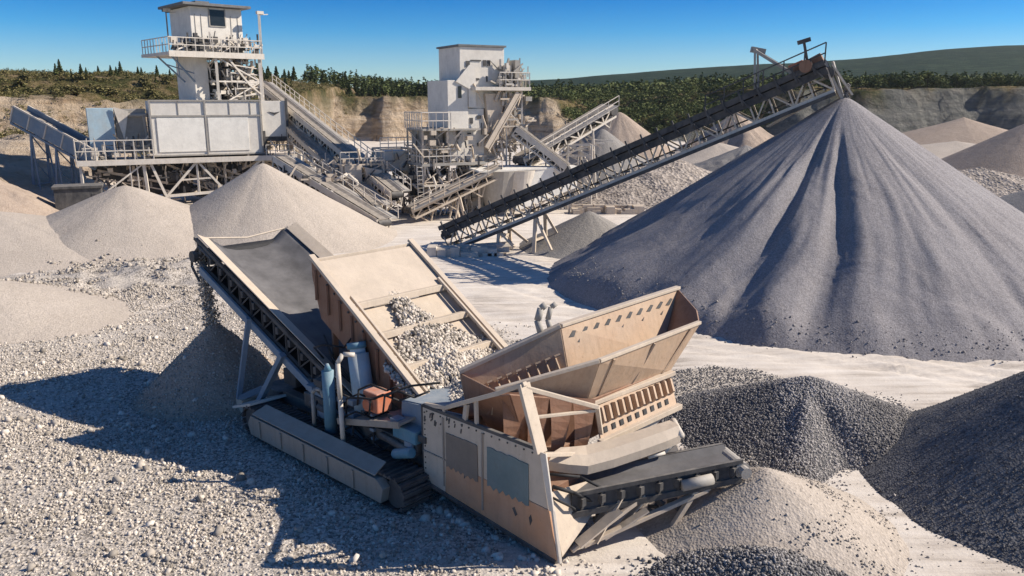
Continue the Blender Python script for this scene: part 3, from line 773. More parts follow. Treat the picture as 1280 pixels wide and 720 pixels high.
# under the front wall: lip, ribbed shelf, bottom flange
q = MB(); q.beam(f1 + Vector((.1, -.05, -.03)), f2 + Vector((.1, 0, -.03)), 0.2, 0.12); P('lip', q, 'beige', fw)
S0, S1 = Vector((5.42, 2.55, 2.7)), Vector((5.55, 5.75, 2.72))
T0, T1 = Vector((5.78, 2.35, 2.02)), Vector((5.95, 5.5, 2.05))
q = MB(); q.plate([S0, S1, T1, T0], 0.05); rs = P('ribbed_shelf', q, 'tan')
q = MB()
for i in range(12):
    t_ = 0.04 + i * 0.082; a_ = S0.lerp(S1, t_); c_ = T0.lerp(T1, t_); w_ = (S1 - S0) * 0.015; nn = Vector((0.1, 0, 0.07))
    q.plate([a_.lerp(c_, .08) + nn * .3, a_.lerp(c_, .12) + nn * 1.4, a_.lerp(c_, .55) + nn * 1.5, a_.lerp(c_, .6) + nn * .3], 0.07)
P('rib', q, 'tan', rs, 0)
q = MB()
for i in range(9):
    t_ = 0.07 + i * 0.1; a_ = S0.lerp(S1, t_); c_ = T0.lerp(T1, t_); w_ = (S1 - S0) * 0.021; nn = Vector((0.036, 0, 0.02))
    u_, v_ = a_.lerp(c_, .68), a_.lerp(c_, .86)
    q.plate([u_ - w_ + nn, u_ + w_ + nn, v_ + w_ + nn, v_ - w_ + nn], 0.012)
P('slot', q, 'rubber', rs, 0)
q = MB(); q.beam(T0 + Vector((.06, -.1, -.04)), T1 + Vector((.06, .1, -.04)), 0.16, 0.14); P('lip', q, 'beige', rs)
# chute plates under the shelf, feed bin behind the open side
q = MB(); q.plate([T0 + Vector((-.05, .3, -.1)), T1 + Vector((-.05, -.3, -.1)), (5.7, 3.5, 1.15), (5.7, 2.6, 1.2)], 0.06); P('gusset', q, 'white_steel')
q = MB(); q.plate([(5.0, 5.5, 2.1), (5.9, 5.5, 2.05), (5.7, 3.8, 1.1), (5.1, 3.8, 1.1)], 0.05); P('gusset', q, 'brown')
q = MB()
q.plate([(3.4, 0.35, 3.0), (4.75, 0.25, 3.5), (4.7, 0.9, 1.9), (3.7, 0.9, 1.9)], 0.06)
q.plate([(4.75, 0.25, 3.5), (5.35, 2.4, 2.9), (5.1, 2.1, 1.7), (4.7, 0.9, 1.9)], 0.06)
q.plate([(5.36, 2.4, 2.9), (5.46, 5.6, 2.86), (5.1, 4.2, 1.7), (5.1, 2.1, 1.7)], 0.05)
P('feed_bin', q, 'brown')
q = MB()
for i in range(4):                                   # curved bin plates seen through the open end
    lft = Vector((4.45 + .3 * i, .3 + .5 * i, 3.45 - .1 * i)); rgt = Vector((4.75 + .3 * i, .8 + .5 * i, 3.4 - .12 * i)); pts = []
    for k in range(9):
        a_ = k / 8; dx = Vector((.16 * math.sin(a_ * 2.6), -.1 * math.sin(a_ * 2.6), -1.55 * a_)); pts += [lft + dx, rgt + dx + Vector((-.25 * a_, -.2 * a_, 0))]
    q.raw(pts, [(2 * k, 2 * k + 1, 2 * k + 3, 2 * k + 2) for k in range(8)])
P('liner_plate', q, 'brown')
q = MB(); q.beam((5.45, 0.0, 3.9), (6.0, 1.9, 3.05), 0.12, 0.1); q.beam((6.0, 1.9, 3.05), (5.7, 2.5, 2.1), 0.1); q.beam((5.55, 0.1, 3.2), (5.95, 1.9, 2.95), 0.07)
q.beam((6.0, 0.0, 2.5), (5.75, 1.6, 1.9), 0.1)
P('brace', q, 'beige')
# curved receiving chute beneath the shelf
ch = MB(); prof = [(5.62, .62, 2.0), (5.9, .95, 1.9), (6.2, 1.35, 1.82), (6.5, 1.95, 1.88), (6.8, 2.6, 1.98), (7.08, 3.3, 2.08), (7.2, 3.7, 2.14)]
inn_ = [(5.5, 1.2, 2.12), (5.62, 1.4, 2.1), (5.8, 1.75, 2.08), (6.05, 2.3, 2.12), (6.35, 3.0, 2.2), (6.6, 3.6, 2.28), (6.75, 4.0, 2.32)]
for i in range(6):
    a_, b_, c_, d_ = Vector(prof[i]), Vector(prof[i + 1]), Vector(inn_[i + 1]), Vector(inn_[i])
    mid_ = Vector((0, 0, .1)); e0, e1 = a_.lerp(d_, .35) + mid_, b_.lerp(c_, .35) + mid_
    ch.raw([a_, b_, e1, e0, c_, d_, a_ + Vector((-.02, 0, -.22)), b_ + Vector((-.02, 0, -.22))], [(0, 1, 2, 3), (3, 2, 4, 5), (6, 7, 1, 0)])
o = P('curved_chute', ch, 'beige', None, 0)
so = o.modifiers.new('thick', 'SOLIDIFY'); so.thickness = 0.04
ch = MB(); ch.tube((7.2, 3.7, 2.1), (6.75, 4.02, 2.28), 0.09, 10); ch.path([(7.1, 3.6, 2.0), (7.0, 3.3, 1.75), (6.8, 2.9, 1.7)], .05, 8)
P('chute_edge', ch, 'white_steel', None, 0, True)

# side discharge conveyor below the hopper
A = Vector((5.9, 0.9, 1.3)); Bv = Vector((8.15, 4.5, 1.6)); d = (Bv - A).normalized(); s_ = Vector((d.y, -d.x, 0)).normalized()
side = thing('side', None, None)
bpy.data.objects.remove(side)
q = MB()
for i in range(10):
    pa, pb = A.lerp(Bv, i / 10), A.lerp(Bv, (i + 1) / 10)
    q.plate([pa - s_ * .22, pa + s_ * .22, pb + s_ * .22, pb - s_ * .22], 0.03)
    for sg in (-1, 1):
        q.plate([pa + s_ * .22 * sg, pa + s_ * .42 * sg + Vector((0, 0, .13)), pb + s_ * .42 * sg + Vector((0, 0, .13)), pb + s_ * .22 * sg], 0.03)
sc_ = P('side_conveyor', q, 'belt', None, 0)
q = MB()
for sg in (-1, 1):
    q.beam(A + s_ * .47 * sg + Vector((0, 0, .1)), Bv + s_ * .47 * sg + Vector((0, 0, .1)), 0.08, 0.1)
    q.beam(A + s_ * .46 * sg + Vector((0, 0, -.4)), Bv + s_ * .46 * sg + Vector((0, 0, -.36)), 0.1, 0.14)
    for i in range(9):
        pa = A.lerp(Bv, (i + .5) / 9) + s_ * .46 * sg
        q.beam(pa + Vector((0, 0, -.3)), pa + Vector((0, 0, .12)), 0.07); q.box(pa.x - .07, pa.x + .07, pa.y - .07, pa.y + .07, pa.z - .22, pa.z - .02)
q.plate([A + s_ * .43 + Vector((0, 0, .05)), Bv + s_ * .43 + Vector((0, 0, .05)), Bv + s_ * .43 + Vector((0, 0, -.33)), A + s_ * .43 + Vector((0, 0, -.37))], .03)
P('conveyor_frame', q, 'dark_steel', sc_, 0)
q = MB()
for i in range(10):
    pa = A.lerp(Bv, (i + .5) / 10); q.tube(pa - s_ * .4 + Vector((0, 0, -.25)), pa + s_ * .4 + Vector((0, 0, -.25)), 0.07, 8)
P('roller', q, 'grey_steel', sc_, 0, True)
q = MB(); q.tube(Bv - s_ * .42 + Vector((0, 0, -.13)), Bv + s_ * .5 + Vector((0, 0, -.13)), 0.2, 18); q.tube(Bv + s_ * .45 + Vector((0, 0, -.13)), Bv + s_ * .68 + Vector((0, 0, -.13)), 0.14, 12)
P('head_drum', q, 'grey_steel', sc_, 0)
q = MB(); q.tube(A.lerp(Bv, .62) + s_ * .6 + Vector((0, 0, -.15)), A.lerp(Bv, .8) + s_ * .6 + Vector((0, 0, -.13)), 0.13, 12)
P('motor', q, 'grey_steel', sc_, 0, True)
q = MB(); q.plate([A - s_ * .46 + Vector((0, 0, .18)), A - s_ * .46 + Vector((0, 0, .42)), A.lerp(Bv, .7) - s_ * .46 + Vector((0, 0, .4)), A.lerp(Bv, .72) - s_ * .46 + Vector((0, 0, .18))], 0.04)
P('skirt', q, 'beige', sc_)
q = MB(); q.beam((6.6, 0.7, 0.25), (8.05, 3.55, 1.05), 0.14, 0.1); q.beam((8.05, 3.55, 1.05), (8.15, 3.9, 1.35), 0.1); q.beam((6.5, 0.4, 0.2), (7.2, 2.2, 1.1), 0.1)
q.beam((7.6, 2.7, 0.15), (7.9, 3.3, 1.1), 0.12)
P('strut', q, 'beige')
bd = MB()
for (x0, y0, z0, x1, y1, z1, w) in ((6.6, .5, .35, 7.0, 1.5, .95, .3), (6.75, .9, .3, 6.85, 1.7, 1.15, .22), (6.8, 1.2, .3, 7.35, 2.1, .85, .2), (6.55, 1.3, .5, 6.6, 2.1, 1.2, .2), (6.9, 1.6, .35, 7.2, 2.5, 1.2, .16)):
    bd.beam((x0, y0, z0), (x1, y1, z1), w, 0.04)
P('plank', bd, 'cream', None, 0)
q = MB(); q.plate([(6.25, 0.05, .2), (6.55, 0.0, .25), (6.35, 1.9, 1.0), (6.1, 1.9, 1.3), (6.1, .1, 1.6)], 0.05); P('end_plate', q, 'beige', label='pale end plate beside the corner post')
q = MB()
q.path([(6.1, .2, 1.7), (6.35, .6, 1.5), (6.5, 1.1, 1.15), (6.3, 1.6, 1.05)], 0.045); q.path([(6.2, .1, 1.5), (6.4, .5, 1.2), (6.3, 1.0, .8), (6.5, 1.5, .9)], 0.03)
q.path([(5.9, .3, 1.9), (6.3, .9, 1.75), (6.75, 1.5, 1.3), (6.9, 1.9, 1.25)], 0.035)
P('hose', q, 'rubber', None, 0, True)

# screening box: inclined deck between two side walls
def deck(x): return 5.32 - 0.65 * (x + 3.65)
ya, yb = 0.75, 4.55
q = MB(); q.plate([(-3.65, ya, deck(-3.65)), (-2.05, ya, deck(-2.05) - .0), (-2.05, yb, deck(-2.05)), (-3.65, yb, deck(-3.65))], 0.05)
sd = P('screen_deck', q, 'beige', label='smooth pale plate at the head of the screen')
q = MB(); q.plate([(-2.05, ya, deck(-2.05) - .22), (1.0, ya, deck(1.0) - .22), (1.0, yb, deck(1.0) - .22), (-2.05, yb, deck(-2.05) - .22)], 0.05)
P('screen_mesh', q, 'cream', sd)
for x in (-2.0, -0.95, 0.15):
    q = MB(); q.beam((x, ya + .05, deck(x) - .02), (x, yb - .05, deck(x) - .02), 0.15, 0.2); P('crossbar', q, 'cream', sd)
q = MB(); q.beam((-2.0, 2.35, deck(-2.0) - .05), (-0.9, 2.35, deck(-.9) - .05), 0.12, 0.14); P('crossbar', q, 'cream', sd)
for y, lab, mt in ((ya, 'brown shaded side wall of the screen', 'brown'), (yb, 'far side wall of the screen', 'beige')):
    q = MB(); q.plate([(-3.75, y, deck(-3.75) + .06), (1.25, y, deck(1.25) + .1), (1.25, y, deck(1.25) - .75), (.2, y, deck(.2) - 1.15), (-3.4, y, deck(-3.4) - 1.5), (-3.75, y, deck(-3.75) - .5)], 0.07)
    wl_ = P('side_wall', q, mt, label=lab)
    q = MB(); q.beam((-3.8, y, deck(-3.8) + .1), (1.3, y, deck(1.3) + .14), 0.2, 0.1); P('rim', q, 'beige', wl_)
    q = MB(); q.beam((-2.2, y + .22 * (1 if y < 2 else -1), deck(-2.2) + .12), (1.3, y + .22 * (1 if y < 2 else -1), deck(1.3) + .14), 0.08, 0.09); P('rim', q, 'beige', wl_)
    q = MB()
    for i in range(14):
        x = -3.3 + i * 0.33; q.tube((x, y - .07, deck(x) - .12), (x, y - .03, deck(x) - .12), 0.035, 6)
    P('bolt', q, 'dark_steel', wl_, 0)
q = MB(); q.plate([(-3.75, ya, deck(-3.75) + .03), (-3.75, yb, deck(-3.75) + .03), (-3.75, yb, deck(-3.75) - .7), (-3.75, ya, deck(-3.75) - .7)], 0.05)
P('head_plate', q, 'beige')
q = MB()
for x, zt_ in ((-3.0, 3.6), (-1.4, 2.8), (0.6, 1.6)):
    for y in (ya + .15, yb - .15): q.beam((x, y, 1.0), (x, y, deck(x) - .5), 0.16)
q.beam((-3.0, ya + .15, 1.3), (-1.4, ya + .15, 2.6), 0.1); q.beam((-1.4, ya + .15, 1.2), (.6, ya + .15, 1.5), 0.1)
P('support_frame', q, 'brown')
q = MB(); q.plate([(-1.6, .62, 2.6), (-.2, .62, 1.9), (.3, .3, 1.25), (-1.2, .3, 1.6)], 0.06); q.plate([(-1.9, .64, 3.0), (-1.55, .64, 2.9), (-.2, .5, 1.5), (-.5, .5, 1.5)], 0.05)
P('guard_plate', q, 'orange_tan')
q = MB(); q.plate([(.9, .2, 2.35), (2.2, .3, 2.45), (3.6, 2.0, 2.58), (3.6, 4.6, 2.6), (.9, 4.6, 2.35)], 0.06); q.plate([(.95, .2, 2.35), (3.2, .3, 2.55), (3.2, .2, 1.5), (.95, .15, 1.5)], 0.05)
q.plate([(.9, 4.6, 2.35), (3.6, 4.6, 2.6), (3.6, 4.6, 3.2), (.9, 4.6, 2.8)], 0.06)
P('crusher_inlet', q, 'slate_blue')
# tray and gear on the near side
q = MB(); q.plate([(-1.2, -.35, 1.35), (1.5, -.35, 2.0), (1.5, .5, 2.05), (-1.2, .5, 1.4)], 0.07); q.beam((-1.2, -.37, 1.35), (1.5, -.37, 2.0), 0.06, 0.18)
P('tray', q, 'dirty')
q = MB(); q.tube((-.75, .25, 1.5), (-1.25, .45, 3.1), 0.30, 16); q.tube((-1.25, .45, 3.1), (-1.3, .47, 3.25), 0.22, 16); P('air_tank', q, 'pale_blue', None, 0, True)
q = MB(); q.tube((-1.32, .47, 3.24), (-1.36, .48, 3.4), 0.27, 14); P('tank_cap', q, 'blue', None, 0, True)
q = MB(); q.tube((-1.5, -.4, .9), (-1.52, -.4, 2.75), 0.17, 12); q.tube((-1.52, -.4, 2.75), (-1.52, -.4, 2.95), 0.12, 12, 0.04); P('filter_bottle', q, 'blue', None, 0, True)
q = MB(); q.path([(-.62, -.62, .95), (-.66, -.62, 2.2), (-.72, -.6, 3.2), (-.68, -.45, 3.42), (-.5, -.2, 3.38)], 0.065, 10); P('exhaust_pipe', q, 'white_steel', None, 0, True)
q = MB(); q.path([(-2.1, -.55, 1.0), (-2.1, -.55, 2.0), (-2.0, -.5, 2.12), (-1.85, -.42, 2.1), (-1.8, -.4, 1.9)], 0.055, 8); P('grab_rail', q, 'grey_steel', None, 0, True)
q = MB(); q.box(-.15, .45, -.25, .25, 1.95, 2.5); q.tube((.1, -.35, 2.15), (.1, -.25, 2.15), 0.18, 12); P('pump', q, 'orange', None, 0.04)
q = MB()
for i, (x, z) in enumerate(((-.9, 1.75), (-.75, 2.3), (-.2, 2.7), (.3, 2.55), (.9, 2.8))):
    q.path([(x, -.4, z - .6), (x + .2, -.48, z - .1), (x + .55, -.35, z + .1), (x + .9, -.1, z - .05), (x + 1.15, .2, z + .1)], 0.028, 6)
q.path([(-1.0, -.5, 2.3), (-.4, -.5, 2.28), (.4, -.3, 2.4), (1.4, .1, 2.9), (2.1, .5, 3.05)], 0.03, 6)
q.path([(-2.9, .4, 2.6), (-2.9, .1, 3.0), (-2.4, .1, 3.2), (-2.0, .5, 3.1), (-1.8, .65, 3.4)], 0.03, 6)
P('hose', q, 'rubber', None, 0, True)
q = MB(); q.box(-3.3, -1.9, -.1, .5, 1.15, 1.6); q.tube((-2.9, -.1, 1.35), (-1.2, -.1, 1.2), 0.12, 10); q.box(.2, 1.9, -.15, .6, 1.2, 1.5); q.tube((.5, -.2, 1.4), (1.9, -.2, 1.25), .1, 10)
P('gearbox', q, 'dark_steel', None, 0.03)
q = MB(); q.plate([(-6.2, -.9, .55), (-4.9, -1.0, 1.0), (-4.7, .2, 1.05), (-6.0, .3, .6)], .08); P('guard_plate', q, 'white_steel')
q = MB(); q.box(1.0, 1.9, -.2, .5, 1.5, 1.85); q.tube((1.2, -.3, 1.1), (1.9, -.3, 1.35), 0.14, 10); P('valve_block', q, 'blue', None, 0.03)

# main discharge belt: wide, from under the screen up to the far tip
def bz(x): return 1.0 + (-0.3 - x) * 0.413
y0, y1 = 0.45, 3.75
NB = 24
q = MB()
V = []; Fc = []
prof = [(y0, .42), (y0 + .28, .30), (y0 + .62, .04), (y0 + 1.1, -.05), ((y0 + y1) / 2, -.08), (y1 - 1.1, -.05), (y1 - .62, .04), (y1 - .28, .30), (y1, .42)]
for i in range(NB + 1):
    x = -9.95 + i * (9.65 / NB)
    for (y, dz) in prof: V.append((x, y, bz(x) + dz))
m = len(prof)
for i in range(NB):
    for k in range(m - 1): Fc.append((i * m + k, (i + 1) * m + k, (i + 1) * m + k + 1, i * m + k + 1))
q.raw(V, Fc)
mb_ = P('discharge_belt', q, 'belt', None, 0, True)
so = mb_.modifiers.new('thick', 'SOLIDIFY'); so.thickness = 0.03
q = MB()
for sg, y in ((-1, y0 + .12), (1, y1 - .12)):
    q.plate([(-9.8, y, bz(-9.8) + .42), (-.6, y, bz(-.6) + .42), (-.6, y + sg * .42, bz(-.6) + .62), (-9.8, y + sg * .42, bz(-9.8) + .62)], 0.035)
P('skirt', q, 'cream', mb_)
q = MB()
for y in (y0 - .28, y1 + .28):
    q.beam((-10, y, bz(-10) + .4), (-.2, y, bz(-.2) + .4), 0.09, 0.12); q.beam((-9.8, y, bz(-9.8) - .35), (-.2, y, bz(-.2) - .3), 0.09, 0.12)
    for i in range(15):
        xa = -9.8 + i * 0.66; q.beam((xa, y, bz(xa) - .33), (xa, y, bz(xa) + .4), 0.06); q.beam((xa, y, bz(xa) - .33), (xa + .66, y, bz(xa + .66) + .38), 0.045)
        q.box(xa + .2, xa + .34, y - .09, y + .09, bz(xa) - .02, bz(xa) + .2)
P('conveyor_frame', q, 'dark_steel', mb_, 0)
q = MB(); q.beam((-9.5, y0 - .42, bz(-9.5) - .42), (-.4, y0 - .42, bz(-.4) - .42), 0.1, 0.26); P('edge_beam', q, 'slate_blue', mb_)
q = MB(); q.plate([(-9.7, y0 - .2, bz(-9.7) - .5), (-1, y0 - .2, bz(-1) - .4), (-1, y1 + .2, bz(-1) - .4), (-9.7, y1 + .2, bz(-9.7) - .5)], 0.04); P('return_belt', q, 'rubber', mb_, 0)
q = MB(); q.tube((-9.95, y0 - .05, 4.72), (-9.95, y1 + .05, 4.72), 0.28, 24); P('head_drum', q, 'rubber', mb_, 0)
q = MB(); q.tube((-9.9, y0 - .5, 4.78), (-9.9, y0 - .12, 4.78), 0.2, 12); q.path([(-9.95, y0 - .35, 4.9), (-9.6, y0 - .35, 5.15), (-8.9, y0 - .3, 4.8)], 0.05); q.path([(-10.05, y0 - .4, 4.9), (-10.15, y0 - .4, 4.4), (-9.7, y0 - .4, 3.95)], 0.05)
P('motor', q, 'dark_steel', mb_, 0)
q = MB(); q.path([(-9.98, y0 + .1, 5.35), (-9.98, (y0 + y1) / 2, 5.18), (-9.98, y1 - .1, 5.35), (-9.3, y1 + .2, 5.2), (-7.4, y1 + .3, 4.45)], 0.035); P('rim', q, 'cream', mb_, 0)
q = MB()
q.beam((-4.4, -.05, bz(-4.4) - .2), (-5.9, -.3, .35), 0.22, 0.16); q.beam((-6.3, -.05, bz(-6.3) - .2), (-6.9, -.3, .5), 0.16, 0.16); q.beam((-6.9, -.3, .5), (-6.2, .3, .9), 0.18)
q.beam((-5.0, y1 + .2, bz(-5) - .2), (-4.4, y1, .8), 0.2)
P('strut', q, 'slate_blue')
q = MB(); q.plate([(-7.0, -.3, .35), (-5.6, -.5, .42), (-5.2, 1.4, .42), (-6.8, 1.6, .35)], 0.12); q.box(-7.0, -6.6, -.35, 1.8, .02, .5); P('outrigger_pad', q, 'cream')
q = MB(); q.box(-6.3, -5.2, .2, 2.4, .5, 1.0); q.box(-5.4, -4.7, .5, 2.2, 1.2, 1.7); P('counterweight', q, 'dark_steel', None, .03)
# paired stub on the hopper rim
q = MB()
for dx in (0, .25): q.path([(3.78 + dx * .5, 2.45 + dx, 4.25), (3.7 + dx * .5, 2.4 + dx, 4.6), (3.72 + dx * .5, 2.5 + dx, 4.9), (3.8 + dx * .5, 2.6 + dx, 5.0)], 0.09 - .02 * (dx > 0), 8)
P('exhaust_pipe', q, 'grey_steel', None, 0, True)

# bolts, ribs, cables and steps that break up the big plates
q = MB()
for i in range(15):
    x = 2.25 + i * .25; q.tube((x, -.1, 2.5), (x, -.07, 2.5), .022, 6)
for i in range(12):
    z = .8 + i * .15; q.tube((2.16, -.1, z), (2.16, -.075, z), .02, 6)
P('bolt', q, 'dark_steel', sp, 0)
q = MB(); q.beam((4.2, -.1, .55), (4.2, -.1, 2.5), .05, .03); q.beam((2.85, -.1, .7), (2.85, -.1, 2.5), .04, .03); q.beam((2.1, -.1, 1.42), (2.9, -.1, 1.41), .03, .03)
P('seam', q, 'dirty', sp, 0)
q = MB()
for t_ in (.12, .5, .88):
    a_, c_ = F1.lerp(F2, t_) + Vector((.05, 0, -.05)), f1.lerp(f2, t_) + Vector((.05, 0, .05)); q.beam(a_, c_, .07, .05)
P('stiffener', q, 'tan', fw, 0)
q = MB()
for i in range(5):
    y_ = .55 + i * .03; q.path([(-3.2, y_ + .1, 3.2 - i * .1), (-2.4, y_ - .15, 2.7 - i * .12), (-1.4, y_ - .2, 2.35 - i * .1), (-.4, y_ - .2, 1.9 - i * .05), (.6, y_ - .3, 1.7), (1.6, y_ - .3, 1.9 - .1 * i), (2.1, .1, 2.1 - .1 * i)], .025, 6)
for i in range(4):
    x_ = -2.6 + i * .9; q.path([(x_, -.1, 1.5), (x_ + .2, -.3, 1.15), (x_ + .5, -.25, 1.0), (x_ + .9, -.05, 1.3)], .03, 6)
P('cable', q, 'rubber', None, 0, True)
q = MB()
for i in range(26):
    x = random.uniform(-3.6, 2.0); z = random.uniform(1.05, 1.9); w_ = random.uniform(.08, .3); q.box(x, x + w_ * 1.6, random.uniform(-.15, .2), random.uniform(.3, .6), z, z + w_)
o = P('fitting', q, 'dark_steel', None, 0.01); o['kind'] = 'stuff'
q = MB()
for i in range(12):
    x = random.uniform(-3.4, 1.9); z = random.uniform(1.1, 2.0); w_ = random.uniform(.06, .18); q.box(x, x + w_ * 2, -.22, .05, z, z + w_)
o = P('fitting', q, 'slate_blue', None, 0.01); o['kind'] = 'stuff'
q = MB()
for i in range(30):
    x = random.uniform(5.5, 7.6); y = .4 + (x - 5.6) * 1.4 + random.uniform(-.3, .3); z = random.uniform(.35, 1.0); w_ = random.uniform(.05, .14); q.beam((x, y, z), (x + random.uniform(-.3, .3), y + random.uniform(-.3, .3), z + random.uniform(-.1, .3)), w_)
o = P('fitting', q, 'dark_steel', None, 0.0); o['kind'] = 'stuff'
q = MB()
for i in range(9):
    t_ = i / 8; x = -3.5 + 4.5 * t_; q.beam((x, .66, deck(x) - .1), (x, .66, deck(x) - 1.0), .07, .06)
P('stiffener', q, 'brown', None, 0)
# stones on the screen and in the inlet
ca, sa = math.cos(R(-43)), math.sin(R(-43))
def to_w(p): return np.stack([-3.7 + p[:, 0] * ca - p[:, 1] * sa, 20.2 + p[:, 0] * sa + p[:, 1] * ca, p[:, 2]], -1)
n = 14000
x = rng.uniform(-2.7, 3.5, n); y = rng.uniform(0.5, 4.5, n)
wid = 0.30 + 0.75 * sstep(-1.8, -.4, x) + 1.7 * sstep(-.8, .5, x)
cen = 2.5 - .15 * (x > 0)
keep = (x < 2.25 + np.maximum(0, y - .9) * .9) & (np.abs(y - cen) < wid * (0.75 + 0.5 * rng.uniform(0, 1, n))); x, y = x[keep], y[keep]; n = len(x)
base = np.where(x < 1.0, deck(x) - .17 + .12 * sstep(-2.5, -1.8, x) * np.exp(-((y - 2.5) / .5) ** 2), deck(1.0) - .2 + 0.25 * sstep(1.0, 3.0, x) + 0.35 * sstep(2.2, 3.6, x))
hgt = base + (0.10 + 0.35 * sstep(-.4, .8, x)) * np.exp(-((y - 2.45) / 1.5) ** 2) * (1 + .5 * fbm(x * 1.5, y * 1.5, 99, 3)) + rng.uniform(-.06, .02, n)
sz = rng.uniform(0.035, 0.085, n)
stones('stone_load', 'pale stones spilling down the screen deck of the mobile crusher into its inlet', 'stones', to_w(np.stack([x, y, hgt], -1)), sz, 'stones', np.where((x < -.2) & (rng.uniform(0, 1, n) < .3), .0, rng.uniform(.3, 1, n)))
# body of the heap so that nothing shows through between its stones
nx_, ny_ = 34, 26
hx, hy = np.meshgrid(np.linspace(0, 1, nx_), np.linspace(.6, 4.45, ny_)); hx = .7 + hx * (np.minimum(3.45, 2.2 + np.maximum(0, hy - .9) * .9) - .7)
hz = np.where(hx < 1.0, deck(hx) - .2, deck(1.0) - .2 + 0.25 * sstep(1.0, 3.0, hx) + 0.35 * sstep(2.2, 3.6, hx)) + (0.10 + 0.35 * sstep(-.4, .8, hx)) * np.exp(-((hy - 2.45) / 1.5) ** 2) * (1 + .5 * fbm(hx * 1.5, hy * 1.5, 99, 3)) - .07
hi = np.arange(nx_ * ny_).reshape(ny_, nx_)
hf = np.stack([hi[:-1, :-1], hi[:-1, 1:], hi[1:, 1:], hi[1:, :-1]], -1).reshape(-1, 4)
o = np_mesh('stone_heap', to_w(np.stack([hx.ravel(), hy.ravel(), hz.ravel()], -1)), hf, 'gravel', True)
tag(o, 'grey heap under the pale stones in the crusher inlet', 'stones', kind='stuff')
def stream(name, label, top, bot, w0, w1, n, mat='stones', smin=.03, smax=.06):
    t_ = rng.uniform(0, 1, n); w_ = w0 + (w1 - w0) * t_
    p_ = np.array(top)[None] * (1 - t_)[:, None] + np.array(bot)[None] * t_[:, None]
    p_[:, 0] += rng.normal(0, 1, n) * w_ * .4; p_[:, 1] += rng.normal(0, 1, n) * w_ * .4
    stones(name, label, 'gravel', p_, rng.uniform(smin, smax, n), mat)
stream('falling_gravel', 'stones falling from the tip of the mobile discharge belt', (-10.75, 27.1, 4.8), (-10.4, 26.8, 2.2), .2, .34, 1900, 'stones', .018, .05)
stream('falling_gravel', 'few stones dropping off the end of the side conveyor', (5.7, 18.1, 1.55), (6.0, 17.7, 1.35), .3, .6, 60, 'stones', .015, .035)

# ------------------------------------------------------------------ steelwork helpers for the fixed plant
def lattice(m, p, q, h, n, w=0.12, wb=0.08, up=Vector((0, 0, 1))):
    """two chords with verticals and diagonals"""
    p = Vector(p); q = Vector(q); u = up * h
    m.beam(p, q, w); m.beam(p + u, q + u, w)
    for i in range(n + 1):
        a = p.lerp(q, i / n); m.beam(a, a + u, wb)
        if i < n:
            b = p.lerp(q, (i + 1) / n)
            m.beam(a + (u if i % 2 else Vector()), b + (Vector() if i % 2 else u), wb)
    return m
def railing(m, pts, h=1.0, w=0.05, step=1.0):
    for a, b in zip(pts, pts[1:]):
        a = Vector(a); b = Vector(b); n = max(1, int((b - a).length / step))
        for k in (0.5, 1.0): m.beam(a + Vector((0, 0, h * k)), b + Vector((0, 0, h * k)), w)
        for i in range(n + 1):
            c = a.lerp(b, i / n); m.beam(c, c + Vector((0, 0, h)), w)
    return m
def tower_frame(m, x0, x1, y0, y1, z0, z1, nz, w=0.16, wb=0.1):
    xs = [(x0, y0), (x1, y0), (x1, y1), (x0, y1)]
    for x, y in xs: m.beam((x, y, z0), (x, y, z1), w)
    for k in range(nz + 1):
        z = z0 + (z1 - z0) * k / nz
        for i in range(4):
            a, b = xs[i], xs[(i + 1) % 4]
            m.beam((*a, z), (*b, z), wb)
            if k < nz:
                z2 = z0 + (z1 - z0) * (k + 1) / nz
                if (k + i) % 2: a, b = b, a
                m.beam((*a, z), (*b, z2), wb * 0.8)
    return m
def ladder(m, p, q, w=0.5):
    p = Vector(p); q = Vector(q); s = Vector((w / 2, 0, 0)); n = int((q - p).length / 0.35)
    m.beam(p - s, q - s, 0.06); m.beam(p + s, q + s, 0.06)
    for i in range(n): c = p.lerp(q, (i + .5) / n); m.beam(c - s, c + s, 0.04)
    return m
def clutter(par, x0, x1, y0, y1, z0, z1, n, seed, light='white_steel', dark='dark_steel'):
    g = random.Random(seed)
    for mat, k, nm in ((light, n, 'fitting'), (dark, n // 2, 'fitting')):
        m = MB()
        for i in range(k):
            x, y, z = g.uniform(x0, x1), g.uniform(y0, y1), g.uniform(z0, z1); L_ = g.uniform(.3, 1.3); w_ = g.uniform(.07, .16)
            r_ = g.random()
            if r_ < .3: m.beam((x, y, z), (x, y, z + L_), w_)
            elif r_ < .5: m.beam((x, y, z), (x + L_, y, z), w_)
            elif r_ < .75: m.beam((x, y, z), (x + g.uniform(-1, 1), y + g.uniform(-.3, .3), z + L_), w_)
            else: m.box(x, x + L_ * .5, y, y + .4, z, z + g.uniform(.2, .6))
        o = m.build(nm, mat, par); o['kind'] = 'stuff'
def part(name, m, mat, par, bevel=0, smooth=False, label=None):
    if name in ('machinery', 'pipework', 'vent', 'hose', 'chute', 'machine_body') and 1 < len(m.marks) <= 60:
        for q_ in m.split():
            o = q_.build({'machinery': 'machine_box', 'pipework': 'pipe'}.get(name, name), mat, par, bevel, smooth)
            if label: o['label'] = label
        return o
    o = m.build(name, mat, par, bevel, smooth)
    if label: o['label'] = label
    return o

